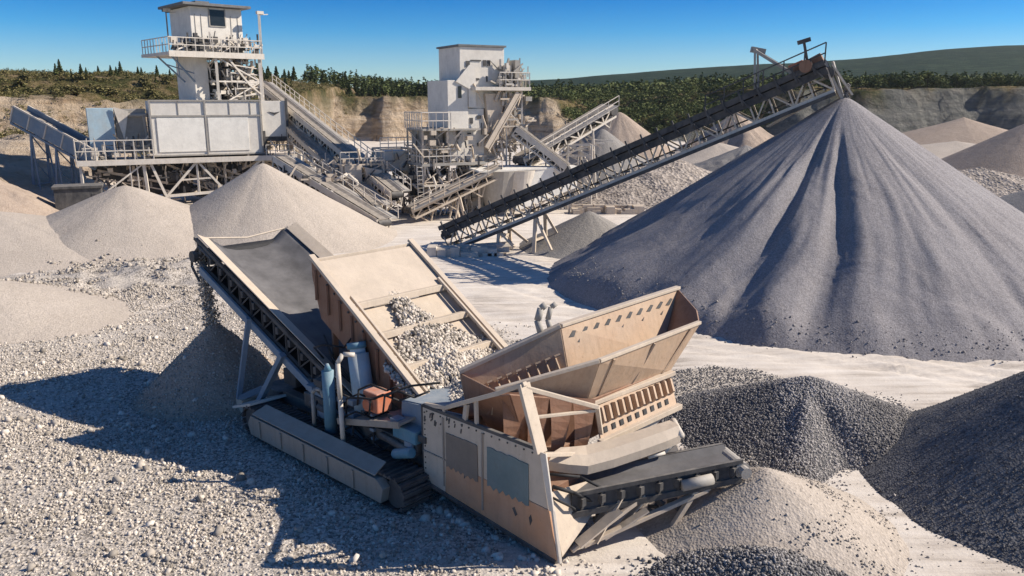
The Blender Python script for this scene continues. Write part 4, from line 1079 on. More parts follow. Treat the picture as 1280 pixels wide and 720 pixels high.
def conveyor(label, p0, p1, width=1.2, depth=0.9, mat='cream', chord=0.14, walk=True, legs=(), name='belt_conveyor', side='slatted', belt='dusty_belt', panels=None, n=None, cover=False):
    p0 = Vector(p0); p1 = Vector(p1); o0 = Vector((p0.x, p0.y, gz(p0.x, p0.y)))
    t = thing(name, label, 'conveyor', o0)
    a = p0 - o0; b = p1 - o0; d = b - a; Ln = d.length; dn = d.normalized()
    s = Vector((dn.y, -dn.x, 0)).normalized(); u = s.cross(dn).normalized()
    n = n or max(6, int(Ln / 1.5))
    for sg, lab in ((1, 'near side frame of the conveyor'), (-1, 'far side frame of the conveyor')):
        m = MB(); o = s * sg * width / 2
        lattice(m, a + o - u * depth, b + o - u * depth, depth, n, chord, chord * 0.6, u)
        part('truss', m, mat, t)
    m = MB(); k = 30
    for i in range(k):
        c, e = a.lerp(b, i / k) + u * .06, a.lerp(b, (i + 1) / k) + u * .06
        m.plate([c - s * width * .22, c + s * width * .22, e + s * width * .22, e - s * width * .22], 0.04)
        for sg in (-1, 1):
            m.plate([c + s * sg * width * .22, c + s * sg * width * .43 + u * .14, e + s * sg * width * .43 + u * .14, e + s * sg * width * .22], 0.04)
    part('belt', m, belt, t)
    m = MB()
    for i in range(int(Ln / 1.0)):
        c = a.lerp(b, (i + .5) / int(Ln / 1.0)); m.tube(c - s * width * .45 - u * .05, c + s * width * .45 - u * .05, .07, 6)
        m.tube(c - s * width * .45 - u * (depth * .8), c + s * width * .45 - u * (depth * .8), .06, 6)
    part('roller', m, 'grey_steel', t)
    if cover:
        m = MB()
        for sg in (-1, 1): m.plate([a + s * sg * (width / 2 + .06) - u * depth * .8, a + s * sg * (width / 2 + .06) + u * .5, b + s * sg * (width / 2 + .06) + u * .5, b + s * sg * (width / 2 + .06) - u * depth * .8], .06)
        for sg in (-1, 1): m.beam(a + s * sg * (width / 2 + .08) + u * .55, b + s * sg * (width / 2 + .08) + u * .55, .16)
        part('side_panel', m, 'slate_blue', t)
        m = MB()
        for sg in (-1, 1):
            m.beam(a + s * sg * (width / 2 + .1) + u * .62, b + s * sg * (width / 2 + .1) + u * .62, .14)
            for i in range(6):
                c = a.lerp(b, i / 5) + s * sg * (width / 2 + .12); m.beam(c + u * .6, c - u * depth * .8, .12)
        part('rim', m, 'white_steel', t)
    elif mat != 'slate_blue' and name == 'belt_conveyor':
        m = MB()
        for sg in (-1, 1):
            m.plate([a + s * sg * (width / 2 + .04) - u * .38, a + s * sg * (width / 2 + .04) + u * .16, b + s * sg * (width / 2 + .04) + u * .16, b + s * sg * (width / 2 + .04) - u * .38], .05)
        part('side_board', m, mat, t)
        m = MB()
        for i in range(int(Ln / .8)):
            c = a.lerp(b, (i + .5) / int(Ln / .8)); q_ = random.uniform(.2, .6)
            m.box(c.x - q_ / 2, c.x + q_ / 2, c.y - .3, c.y + .3, c.z - depth * .95 - q_ * .6, c.z - depth * .75)
            if i % 3 == 0: m.beam(c - u * depth, c - u * (depth + 1.0) + dn * .8, .1); m.beam(c - u * (depth + 1.0) + dn * .8, c - u * depth + dn * 1.6, .1)
        part('bracket', m, mat, t)
    m = MB(); m.plate([a - s * width * .42 - u * depth * .72, a + s * width * .42 - u * depth * .72, b + s * width * .42 - u * depth * .72, b - s * width * .42 - u * depth * .72], .04)
    part('return_belt', m, 'rubber', t)
    m = MB(); m.tube(b - s * width * .46 - u * .25, b + s * width * .46 - u * .25, .32, 16); part('head_drum', m, 'dark_steel', t)
    m = MB(); m.tube(a - s * width * .46 - u * .25, a + s * width * .46 - u * .25, .28, 16); part('tail_drum', m, 'dark_steel', t)
    if walk:
        m = MB(); o = s * (width / 2 + .45)
        m.plate([a + s * (width / 2 + .08), a + s * (width / 2 + .8), b + s * (width / 2 + .8), b + s * (width / 2 + .08)], .06)
        part('walkway', m, 'grey_steel', t)
        m = MB(); railing(m, [a + s * (width / 2 + .8), b + s * (width / 2 + .8)], 0.95, .055, 1.4); part('railing', m, mat, t)
    for f in legs:
        c = a.lerp(b, f) - u * depth; m = MB()
        g0 = -0.3
        w = width * .55
        if c.z > 1.0:
            for sg in (-1, 1):
                m.beam(c + s * sg * w, Vector((c.x, c.y, g0)) + s * sg * w * 1.3 + dn * .5, .18)
                m.beam(c + s * sg * w, Vector((c.x, c.y, g0)) + s * sg * w * 1.3 - dn * .7, .12)
            k = max(1, int(c.z / 1.8))
            for i in range(k):
                z0, z1 = g0 + (c.z - g0) * i / k, g0 + (c.z - g0) * (i + 1) / k
                m.beam(Vector((c.x, c.y, z0)) + s * w * 1.2, Vector((c.x, c.y, z1)) - s * w * 1.1, .09); m.beam(Vector((c.x, c.y, z1)) - s * w * 1.1, Vector((c.x, c.y, z1)) + s * w * 1.1, .1)
            part('leg', m, mat, t)
    return t, (a, b, s, u, dn, o0)

def m_toe(x, y):
    r_ = np.hypot(x - 18.6, y - 46) / 15.3
    return np.exp(-((r_ - 1.0) / .05) ** 2) * (y < 46) * (r_ > .86)
p, s_ = scatter(9000, 2, 26, 29, 46, m_toe, 0.02, 0.065, 3)
stones('gravel_bed', 'coarse grey stones that rolled to the foot of the big cone', 'gravel', p, s_, 'dark_stones', rng.uniform(.3, 1, len(p)))
# ------------------------------------------------------------------ long stacker conveyor over the big cone
t, (a, b, s, u, dn, o0) = conveyor('long dark stacker conveyor rising right to the tip of the big blue grey cone', (-4.6, 56.6, 0.9), (17.6, 46.2, 11.7),
                                   1.5, 1.25, 'cream', .15, False, (), 'stacker_conveyor', n=24, belt='rubber')
m = MB(); o = s * .95
m.beam(a + o + u * .35, b + o + u * .35, .2, .32); m.beam(a + o - u * 1.45, b + o - u * 1.45, .14, .2)
for i in range(26):
    c = a.lerp(b, (i + .4) / 26) + s * 1.08; m.beam(c - u * .1, c + u * .75, .1); m.beam(c + u * .3, c - u * .4 + dn * .3, .07)
for i in range(24):
    c, e = a.lerp(b, i / 24) + s * .86, a.lerp(b, (i + 1) / 24) + s * .86
    m.plate([c - u * .3, c + u * .12, e + u * .12, e - u * .3], .05)  # dark plates draw the guard and the shadow on it as one band
part('guard_shade_band', m, 'dark_steel', t)
m = MB()
for sg in (-1, 1):
    m.beam(a - u * 1.3 + s * sg * .8, b - u * 1.3 + s * sg * .8, .16, .2)
part('lower_chord', m, 'white_steel', t)
m = MB(); railing(m, [a.lerp(b, .74) + s * .95 + u * .3, b + s * .95 + u * .3], 1.1, .07, 1.0)
part('railing', m, 'dark_steel', t)
m = MB()
c = a.lerp(b, .885); tp_ = c + Vector((-1.0, .5, 2.3))
for sg in (-1, 1):
    m.beam(c + s * sg * .7 - dn * 1.0, tp_ + s * sg * .5, .12); m.beam(c + s * sg * .75 + dn * 1.7, tp_ + s * sg * .5, .17)
m.beam(tp_ + s * .6, tp_ - s * .6, .18); m.beam(tp_ + Vector((-.3, 0, .1)), tp_ + Vector((.5, 0, -.05)), .3)
part('mast', m, 'grey_steel', t)
m = MB(); m.beam(b + dn * -.9 + s * .5 + u * .3, b + dn * -.9 + s * .5 + Vector((-.55, 0, 1.9)), .14); m.beam(b + dn * -.9 + s * .5 + Vector((-.85, 0, 1.75)), b + dn * -.9 + s * .5 + Vector((-.2, 0, 1.95)), .22); part('lamp_post', m, 'dark_steel', t)
m = MB(); c = a.lerp(b, .965) + u * .55
m.plate([c - s * .6 - dn * .9, c + s * .6 - dn * .9, c + s * .6 + dn * .9 + u * .15, c - s * .6 + dn * .9 + u * .15], .5)
m.tube(c + s * .65, c + s * 1.2, .35, 12)
part('drive_unit', m, 'brown', t)
m = MB(); c2 = c + u * .36 - dn * .5; m.plate([c2 - s * .4 - dn * .4, c2 + s * .4 - dn * .4, c2 + s * .4 + dn * .4, c2 - s * .4 + dn * .4], .2); part('cover', m, 'orange', t)
m = MB()
for sg in (-1, 1):
    m.beam(b + s * sg * .5 + u * .5, b + Vector((1.25, 0, -2.2)) + s * sg * .3, .16); m.beam(b + s * sg * .5 + u * .1 + dn * .3, b + Vector((1.5, 0, -1.4)) + s * sg * .3, .1)
m.plate([b + Vector((.25, 0, .4)) - s * .5, b + Vector((.25, 0, .4)) + s * .5, b + Vector((1.15, 0, -1.9)) + s * .32, b + Vector((1.15, 0, -1.9)) - s * .32], .1)
m.plate([b + Vector((.1, 0, -.4)) - s * .55, b + Vector((-.9, .3, -.9)) - s * .5, b + Vector((-.9, .3, -.9)) + s * .5, b + Vector((.1, 0, -.4)) + s * .55], .07)
part('spout', m, 'grey_steel', t)
m = MB(); w = b - o0 * 0
m.plate([b - u * 1.25 - s * .7, b - u * 1.25 + s * .7, b - dn * 4 - u * 1.7 + s * .7, b - dn * 4 - u * 1.7 - s * .7], .1); part('underplate', m, 'cream', t)
m = MB()
for f_ in (.16, .27):
    c = a.lerp(b, f_) - u * 1.4
    for sg in (-1, 1):
        m.beam(c + s * sg * .8, Vector((c.x, c.y, -.2)) + s * sg * 1.1, .22)
        m.beam(c + s * sg * .8, Vector((c.x, c.y, -.2)) + s * sg * 1.1 + dn * 1.4, .16)
    m.beam(Vector((c.x, c.y, .6)) - s * 1.0, c + s * .8, .12); m.beam(Vector((c.x, c.y, .9)) + s * 1.0, Vector((c.x, c.y, .9)) - s * 1.0, .14)
part('support_frame', m, 'cream', t)
stream('falling_grit', 'thin stream of grit falling from the stacker tip onto the big cone', (18.75, 46.05, 10.9), (18.65, 46, 10.0), .14, .2, 500, 'dark_stones', .03, .06)

# ------------------------------------------------------------------ left screening plant on its raised platform
LP = thing('screening_plant', 'white panelled screening house on a raised truss platform in the left background', 'screening plant', (-34.5, 77, 0), 28)
m = MB(); m.box(.42, 10.6, .02, 4.8, 4.85, 9.95); en = part('enclosure', m, 'cladding', LP, .03)
for (x0, x1, z0, z1) in ((.9, 5.15, 5.15, 8.35), (5.5, 9.3, 5.15, 8.35)):
    m = MB(); m.box(x0, x1, -.06, .0, z0, z1); part('panel', m, 'panel', en, .02)
m = MB()
for x in (.42, 5.32, 10.55): m.box(x - .07, x + .07, -.1, .0, 4.8, 10.0)
for z in (8.55, 9.98, 4.82): m.box(.3, 10.7, -.085, .005, z - .07, z + .07)
for x in (2.9, 7.6, 9.6): m.box(x - .03, x + .03, -.04, .005, 8.6, 9.95)
part('seam', m, 'grey_steel', en)
m = MB(); m.box(10.75, 13.3, .4, 4.0, 6.4, 9.95); ax = part('annex', m, 'cladding', LP, .03)
m = MB(); m.box(10.8, 13.2, .3, 4.1, 5.95, 6.35); m.box(10.72, 10.95, .2, .38, 5.3, 7.0); m.box(13.1, 13.32, .2, .38, 5.3, 10.2)
m.plate([(11.4, .36, 8.9), (12.0, .36, 8.55), (12.6, .36, 8.9), (12.0, .36, 8.8)], .04); part('trim', m, 'dark_steel', ax)
m = MB(); m.box(-4.9, -2.6, 2.5, 4.4, 4.9, 9.3); part('cabinet', m, 'pale_blue', LP, .05, label='pale blue cabinet left of the white house')
m = MB(); m.box(-2.5, .2, 2.8, 4.4, 5.0, 9.2); m.tube((-2.6, 2.6, 8.6), (.3, 2.6, 8.6), .18, 10); m.tube((.0, 2.5, 8.5), (.2, 2.5, 5.2), .16, 10); part('machine_body', m, 'grey_steel', LP, .04)
m = MB()
m.plate([(-2.6, 2.3, 9.4), (-1.3, 2.3, 9.0), (-1.9, 2.3, 6.3)], .1); part('hopper_plate', m, 'white_steel', LP)
m = MB(); m.box(-6.2, 16.2, -.9, 4.9, 4.3, 4.52); m.box(-6.2, 16.2, -.98, -.86, 4.12, 4.62)
dk = part('platform', m, 'white_steel', LP, .02)
m = MB(); railing(m, [(-6.2, 2.5, 4.5), (-6.2, -.8, 4.5), (.3, -.8, 4.5)], 1.9, .09, .75); part('railing', m, 'white_steel', LP, label='tall railing at the left end of the platform')
m = MB(); railing(m, [(10.7, -.85, 4.5), (16.2, -.85, 4.5), (16.2, 4.5, 4.5)], 1.15, .07, .8); part('railing', m, 'white_steel', LP)
m = MB()
for y in (-.5, 4.5):
    m.beam((.0, y, 4.2), (1.1, y, 1.0), .24); m.beam((10.2, y, 4.2), (6.7, y, 1.2), .24); m.beam((1.0, y, 1.0), (6.8, y, 1.25), .26)
    m.beam((1.2, y, 1.05), (4.1, y, 4.2), .22); m.beam((4.1, y, 1.1), (4.1, y, 4.2), .18); m.beam((6.6, y, 1.2), (4.2, y, 4.2), .2)
    m.beam((-.6, y, 4.2), (-.4, y, -.3), .26); m.beam((1.3, y, 1.0), (1.3, y, -.3), .24); m.beam((10.4, y, 4.2), (10.4, y, -.3), .24); m.beam((6.8, y, 1.2), (6.8, y, -.3), .24)
    m.beam((-5.9, y, 4.2), (-5.9, y, -.3), .22); m.beam((15.8, y, 4.2), (15.8, y, -.3), .22)
    m.beam((-5.8, y, .4), (-.6, y, 4.2), .14); m.beam((10.5, y, .4), (15.7, y, 4.2), .14)
    m.beam((2.6, y, 2.5), (5.4, y, 2.6), .14); m.beam((-1.8, y, 4.2), (-1.8, y, 1.8), .1); m.beam((-1.2, y, 4.2), (-1.2, y, 1.8), .1)
for x in (-5.9, -.5, 1.3, 6.8, 10.4, 15.8): m.beam((x, -.5, 1.2), (x, 4.5, 1.3), .16); m.beam((x, -.5, 3.9), (x, 4.5, 1.3), .1)
part('support_frame', m, 'white_steel', LP)
m = MB()
for i in range(26):
    x = random.uniform(-5, 15); y = random.uniform(1.2, 4.4); z = random.uniform(.4, 3.6); L_ = random.uniform(1, 3.5)
    if random.random() < .5: m.tube((x, y, z), (x + L_, y, z + random.uniform(-1, 1)), random.uniform(.06, .18), 6)
    else: m.box(x, x + random.uniform(.4, 1.6), y, y + .8, z - .4, z + random.uniform(.2, .7))
m.box(-5, 15, 3.2, 4.2, 2.5, 4.1); m.box(-3, 4, 3.3, 4.1, .8, 2.6); m.box(6, 12, 3.3, 4.3, 1.2, 2.6)  # dark boxes fill the underside, standing in for shade among the machinery
part('pipework', m, 'dark_steel', LP)
m = MB()
for (x0, z0, x1, z1) in ((1.6, 3.9, 6, 1.6), (5, 3.9, 9.5, 2.2), (-4.5, 3.5, 1.5, 2.1), (10.8, 3.8, 15, 2.0), (7.5, 2.6, 10.2, 3.9)):
    m.beam((x0, 2.0, z0), (x1, 1.2, z1), .3, .22); m.beam((x0, 1.6, z0 - .7), (x1, .8, z1 - .7), .12)
part('chute', m, 'cream', LP)

# control tower, standing through the platform behind the white house
c0 = (-31.2, 81.5)
CT = thing('control_tower', 'tall grey and white tower with a roofed cabin, behind the white screening house', 'tower', (c0[0], c0[1], 0), 42)
m = MB(); m.box(0, 5.2, 0, 5.4, 14.6, 18.9); cab = part('cabin', m, 'cladding', CT, .03)
m = MB(); m.box(-.9, 5.9, -.8, 6.0, 18.95, 19.2); m.box(1.0, 2.4, 1, 2.4, 19.2, 19.55); part('roof', m, 'roof', cab, .02)
m = MB(); m.box(1.9, 3.4, -.05, .0, 17.2, 18.7); wn_ = part('window', m, 'glass', cab)
m = MB(); m.box(1.8, 1.9, -.08, .02, 17.1, 18.8); m.box(3.4, 3.5, -.08, .02, 17.1, 18.8); m.box(1.9, 3.4, -.08, .02, 17.08, 17.18); part('frame', m, 'grey_steel', wn_)
m = MB()
for x in (.4, 1.0, 4.0, 4.7): m.box(x, x + .06, -.04, .0, 15.0, 18.2)
part('seam', m, 'grey_steel', cab)
m = MB(); m.box(.1, 1.5, .5, 5.2, 0, 14.3); part('shaft', m, 'cladding', CT, .03)
m = MB(); m.box(-2.9, 6.6, -1.5, 6.2, 14.2, 14.5); m.box(-2.9, 6.6, -1.6, -1.48, 14.05, 14.6); part('deck', m, 'white_steel', CT)
m = MB(); railing(m, [(-2.8, 6, 14.5), (-2.8, -1.4, 14.5), (6.5, -1.4, 14.5), (6.5, 6, 14.5)], 1.35, .08, .8); part('railing', m, 'white_steel', CT)
m = MB(); m.beam((-2.8, 2.5, 14.4), (-.1, 2.5, 11.8), .14); m.beam((-2.8, -1.2, 14.4), (.1, .5, 11.8), .14); m.beam((-1.6, 0, 14.2), (-1.4, .3, 12.2), .1)
m.beam((-2.6, 0.4, 13.4), (.1, .5, 12.6), .1); part('bracket', m, 'slate_blue', CT)
m = MB(); tower_frame(m, 1.7, 6.2, -1.2, 4.6, 0, 14.2, 6, .26, .15)
for i in range(5): m.beam((3.1, -1.15, 10.3 + i * .8), (6.3, -1.1, 10.7 + i * .6), .1)
m.beam((3.0, -1.25, 14.0), (5.0, -1.25, 11.5), .16); m.beam((5.0, -1.25, 11.5), (6.4, -1.25, 10.4), .14)
part('steel_frame', m, 'white_steel', CT)
m = MB()
for i in range(16):
    x = random.uniform(3.1, 5.5); z = random.uniform(9.8, 13.4); y = random.uniform(-.6, 2.5)
    if i % 3: m.box(x, x + random.uniform(.4, 1.1), y, y + .8, z, z + random.uniform(.3, .9))
    else: m.tube((x, y, z), (x + random.uniform(-.5, 1.2), y, z + random.uniform(.5, 1.5)), random.uniform(.1, .3), 8)
part('machinery', m, 'cream', CT)
m = MB()
for i in range(12):
    x = random.uniform(3.0, 5.6); z = random.uniform(9.5, 13.4); y = random.uniform(1.6, 3.8); m.box(x, x + random.uniform(.5, 1.4), y, y + .6, z, z + random.uniform(.5, 1.2))
for i in range(9):
    x = random.uniform(-1.2, .9); y = random.uniform(-1.2, -.3); m.box(x, x + .35, y, y + .35, 14.5, 14.5 + random.uniform(.7, 1.9))
m.box(2.8, 4.2, -.6, -.1, 14.5, 15.3); m.box(2.2, 4.6, 2.5, 4.4, 9.5, 13.8)
part('machinery', m, 'dark_steel', CT)
for (x, y, h) in ((-2.75, -1.35, 3.6), (6.5, -1.35, 4.0)):
    m = MB(); m.beam((x, y, 14.5), (x, y, 14.5 + h), .12); m.beam((x, y, 14.4 + h), (x + .9, y, 14.5 + h), .08); m.box(x - .3, x + .4, y - .15, y + .2, 14.45 + h, 14.75 + h)
    part('lamp_post', m, 'dark_steel' if x < 0 else 'white_steel', CT)
m = MB(); m.beam((6.75, -.5, 4), (6.75, -.5, 18.6), .1); part('mast', m, 'white_steel', CT)

clutter(CT, 1.6, 6.0, -1.3, 1.5, 9.6, 13.8, 110, 1, 'white_steel', 'dark_steel')
clutter(CT, -2.6, 6.2, -1.4, -.2, 14.5, 15.6, 60, 2)
clutter(LP, -5.8, 15.8, -.4, 3.2, .2, 4.0, 150, 3, 'cream', 'dark_steel')
clutter(LP, -6, 0, -.6, 2.2, 4.6, 6.0, 26, 4)
clutter(LP, 10.8, 16, -.6, 3.5, 4.6, 6.2, 40, 5, 'cream')
# left discharge conveyor, blue grey sides
conveyor('blue grey sided conveyor rising to the far left edge in front of the pit wall', (-38.6, 76.5, 4.7), (-47.6, 79.2, 8.9), 1.5, 1.1, 'slate_blue', .2, False, (.45, .75), cover=True)
# conveyors leaving the plant to the right
conveyor('upper white conveyor running down right from the control tower', (-9.6, 66.5, 2.6), (-28.6, 94, 12.0), 1.1, 1.1, 'white_steel', .18, True, (.3, .6))
conveyor('second white conveyor, just below the upper one, running down right', (-11.0, 64.6, 1.7), (-27.0, 91, 9.4), 1.0, 1.0, 'cream', .18, True, (.35, .7))
conveyor('lower white conveyor passing behind the tall pointed sand cone', (-10.0, 62.0, .9), (-20.5, 71.5, 5.1), 1.3, 1.0, 'white_steel', .2, True, (.3, .6))
# steelwork cluster between the two plants
CL = thing('transfer_station', 'pale transfer station of frames and chutes where the white conveyors come down', 'transfer station', (-13.2, 69.5, 0), 28)
m = MB(); tower_frame(m, -1.5, 2.2, 0, 2.5, 0, 4.6, 3, .2, .12); tower_frame(m, 2.4, 5.2, 1, 3.4, 0, 5.8, 3, .18, .1); part('steel_frame', m, 'cream', CL)
m = MB(); m.box(-1.3, .2, -.2, 1.5, 2.0, 4.6); m.plate([(.4, -.1, 4.4), (1.9, -.1, 4.1), (1.4, -.1, 1.0), (.9, -.1, 1.0)], .8); part('chute', m, 'cream', CL, .03)
m = MB(); m.box(2.6, 5.0, 1.2, 3.2, 3.9, 5.6); part('panel_box', m, 'cladding', CL, .03)
m = MB()
for i in range(14):
    x = random.uniform(-1.3, 4.6); z = random.uniform(.3, 3.5); m.box(x, x + random.uniform(.3, 1.0), random.uniform(.5, 1.5), 2.4, z, z + random.uniform(.3, 1.0))
part('machinery', m, 'dark_steel', CL)
m = MB(); railing(m, [(-1.6, -.1, 4.6), (2.3, -.1, 4.6)], 1.1, .07, .7); railing(m, [(2.3, .9, 5.8), (5.3, .9, 5.8)], 1.0, .07, .7); part('railing', m, 'white_steel', CL)
m = MB(); m.path([(-2.3, -.5, 3.4), (-1.2, -.6, 3.9), (-.4, -.6, 3.2), (-.3, -.6, 1.0)], .15, 8); part('pipe', m, 'white_steel', CL, 0, True)

clutter(CL, -3.5, 6.0, -.8, 3.4, .1, 5.0, 150, 6, 'cream', 'dark_steel')
clutter(CL, -9, -2, -.5, 3, .1, 3.6, 80, 16, 'cream', 'dark_steel')
# ------------------------------------------------------------------ middle crushing plant
MPt = thing('crushing_plant', 'tall stepped white crushing tower with grey shaded side in the middle distance', 'crushing plant', (-4.5, 72, 0), 28)
m = MB(); m.box(-.05, 4.3, 0, 4.6, 9.3, 14.55); tb = part('cabin', m, 'cladding', MPt, .03)
m = MB(); m.box(-.2, 4.45, -.15, 4.75, 14.56, 14.72); part('roof', m, 'roof', tb)
m = MB()
for (x, z, w, h) in ((.55, 12.9, .35, .45), (1.0, 13.35, 1.0, .1), (2.2, 12.95, .3, .5), (2.6, 12.95, .3, .5), (.6, 11.9, .5, .3), (2.5, 11.6, .12, .5), (1.2, 11.75, .6, .15)):
    m.box(x, x + w, -.07, -.0, z, z + h)
part('vent', m, 'dark_steel', tb)
m = MB(); m.box(-1.35, .6, -.25, 4.3, 4.75, 11.7); lb = part('wall', m, 'cladding', MPt, .03, label='lower stepped block with a small window')
m = MB(); m.box(-.35, -.05, -.33, -.24, 10.2, 11.2); part('window', m, 'glass', lb)
m = MB(); m.plate([(-.6, -.28, 11.6), (.7, -.28, 13.0), (1.3, -.28, 13.0), (1.3, -.28, 9.4), (.62, -.28, 9.4), (.62, -.28, 11.0)], .2); part('chute', m, 'cladding', MPt)
m = MB(); m.box(.65, 2.2, -.1, 2.5, 0, 9.28); sh_ = part('shaft', m, 'cladding', MPt, .03)
m = MB()
for z in (3.2, 5.6, 8.0): m.box(.8, 1.1, -.17, -.09, z, z + .5); m.box(1.5, 1.9, -.17, -.09, z + .4, z + .7)
part('vent', m, 'dark_steel', sh_)
m = MB(); m.box(.9, 6.4, -1.2, 3.2, 10.85, 11.15); part('deck', m, 'white_steel', MPt)
m = MB(); railing(m, [(3.3, -1.1, 11.15), (6.3, -1.1, 11.15), (6.3, 3.1, 11.15)], 1.25, .08, .6); part('railing', m, 'white_steel', MPt)
m = MB()
for i in range(12):
    x = random.uniform(3.2, 5.7); h = random.uniform(.6, 2.8); m.box(x, x + random.uniform(.15, .5), random.uniform(-.9, .5), .8, 11.15, 11.15 + h)
m.beam((3.5, -.9, 11.2), (4.3, -.9, 13.6), .15); part('machinery', m, 'grey_steel', MPt)
m = MB(); tower_frame(m, 4.3, 5.9, -.4, 2.0, 0, 10.8, 7, .14, .08); part('steel_frame', m, 'white_steel', MPt)
m = MB(); m.beam((5.2, -.9, 10.7), (2.0, -.9, 5.9), .3, .4); m.beam((5.5, -1.0, 10.6), (2.2, -1.0, 5.6), .12); part('chute', m, 'cream', MPt, label='slanting cream chute below the deck')
m = MB(); m.plate([(2.2, .2, 10.6), (4.2, .2, 10.6), (3.6, .2, 7.5), (2.6, .2, 7.2)], 1.2); m.box(2.3, 3.7, .2, 2.2, 4.5, 7.6); part('hopper', m, 'cream', MPt, .03)
m = MB()
for i in range(30):
    x = random.uniform(2.0, 4.4); z = random.uniform(4.6, 10.2); y = random.uniform(-.7, .5)
    if i % 2: m.tube((x, y, z), (x + random.uniform(-1, 1), y, z + random.uniform(.4, 1.8)), random.uniform(.05, .15), 6)
    else: m.box(x, x + random.uniform(.2, .7), y, y + .6, z, z + random.uniform(.2, .7))
part('pipework', m, 'cream', MPt)
# scaffold on the left of the middle tower
m = MB(); tower_frame(m, -3.9, -1.5, -.6, 3.0, 0, 7.6, 5, .16, .1); part('scaffold', m, 'cream', MPt)
m = MB(); m.box(-4.1, 1.9, -1.0, 3.0, 4.45, 4.68); m.box(-4.0, 1.5, -.9, 3, 7.45, 7.6); part('deck', m, 'grey_steel', MPt)
m = MB(); railing(m, [(-4.1, 3, 7.6), (-4.1, -.95, 7.6), (-1.4, -.95, 7.6)], 1.4, .08, .55); railing(m, [(-4.1, 3, 4.7), (-4.1, -.95, 4.7), (.5, -.95, 4.7)], 1.2, .08, .6); part('railing', m, 'white_steel', MPt)
m = MB(); m.box(-3.6, -1.6, .4, 2.8, 4.7, 7.4); part('casing', m, 'grey_steel', MPt, .03)
m = MB()
for i in range(46):
    x = random.uniform(-4.2, 2.2); z = random.uniform(.2, 4.2); y = random.uniform(-.9, 1.2)
    if i % 3: m.tube((x, y, z), (x + random.uniform(-.8, .8), y, z + random.uniform(.4, 1.6)), random.uniform(.05, .14), 6)
    else: m.box(x, x + random.uniform(.2, .9), y, y + .6, z, z + random.uniform(.2, .8))
m.box(-4, 2, -1, 2, 2.7, 2.85)
part('pipework', m, 'white_steel', MPt)
m = MB()
for i in range(18):
    x = random.uniform(-4.2, 1.2); z = random.uniform(.2, 3.6); m.box(x, x + random.uniform(.5, 1.4), random.uniform(.6, 1.4), 2.6, z, z + random.uniform(.4, 1.1))
part('machinery', m, 'dark_steel', MPt)
m = MB()
for i in range(9):
    x = -3.6 + i * .5; pts = [(x + .12 * math.sin(k * 1.3 + i), -1.05, 2.7 - .42 * k) for k in range(7)]; m.path(pts, .07, 6)
part('hose', m, 'white_steel', MPt, 0, True)
m = MB(); ladder(m, (-4.4, -1.3, 0), (-4.4, -1.0, 4.6)); part('ladder', m, 'white_steel', MPt)
conveyor('short inclined chute conveyor across the foot of the middle tower', (-8.6, 66.8, 1.2), (-1.4, 70.2, 4.4), 1.0, .9, 'cream', .16, True, (.5,))
clutter(MPt, -4.1, 2.2, -1.1, 1.4, .2, 7.3, 200, 7, 'cream', 'dark_steel')
clutter(MPt, 2.2, 6.2, -.9, 1.2, 4.6, 10.6, 90, 8, 'cream', 'grey_steel')
clutter(MPt, 3.2, 6.3, -1.1, .5, 11.1, 12.8, 40, 9, 'white_steel', 'grey_steel')
# steel bin and white tank beside it
BN = thing('storage_bin', 'grey tapered steel bin with a flat white wall beside the middle tower', 'bin', (-2.5, 70.5, 0), 20)
def frustum(m, cx, cy, z0, z1, r0, r1, n=28, e=1.0):
    v = []; f = []
    for r, z in ((r0, z0), (r1, z1)):
        for i in range(n):
            a_ = 2 * math.pi * i / n; v.append((cx + r * math.cos(a_) * e, cy + r * math.sin(a_), z))
    f = [(i, (i + 1) % n, n + (i + 1) % n, n + i) for i in range(n)] + [tuple(range(n))[::-1], tuple(range(n, 2 * n))]
    return m.raw(v, f)
m = MB(); frustum(m, 1.4, .4, .6, 4.0, .9, 1.9, 28, 1.15); o = part('bin_cone', m, 'grey_steel', BN, 0)
m = MB(); m.plate([(2.6, -.9, .4), (8.7, -.6, 2.3), (8.7, -.6, 4.1), (3.4, -.9, 4.2)], .15); m.plate([(-.9, -1.5, 4.05), (8.7, -.6, 4.15), (8.2, 2.6, 4.2), (-.9, 2.6, 4.1)], .18)
part('wall', m, 'panel', BN, .02)
m = MB(); frustum(m, 3.3, .1, .5, 3.98, .75, 1.6, 28, 1.0); part('bin_cone', m, 'white_steel', BN, 0)
m = MB()
for x in (-.6, 2.4, 4.6, 8.0): m.beam((x, -.6, -.2), (x, -.6, 4.0), .2); m.beam((x, 2.2, -.2), (x, 2.2, 4.0), .2)
m.beam((4.6, -.62, .2), (8.0, -.62, 3.8), .12); part('leg', m, 'cream', BN)
# short white conveyor behind the bin
t, (a, b, s, u, dn, o0) = conveyor('short white conveyor behind the white bin, rising right over a grey cone', (.6, 73.2, 4.9), (9.3, 80.0, 9.5), 1.5, 1.1, 'white_steel', .2, True, (.35, .72))
m = MB()
for i in range(7):
    p_ = a.lerp(b, .1 + i * .1); m.beam(p_ - u * 1.1, p_ + dn * .3 + Vector((1.8, 0, -1.4 - i * .25)), .16); m.beam(p_ - u * .9 + Vector((.2, 0, -.9)), p_ + dn * 1.2 + Vector((2.2, 0, -.6 - i * .3)), .12)
tower_frame(m, a.x + 4.6, a.x + 6.8, a.y + 2.0, a.y + 3.6, 0, 6.0, 6, .16, .1)
part('support_frame', m, 'white_steel', t)
m = MB(); m.tube(b - s * .9 - u * .3 + Vector((0, 0, -.2)), b + s * .9 - u * .3 + Vector((0, 0, -.2)), .5, 16); part('wheel', m, 'dark_steel', t)
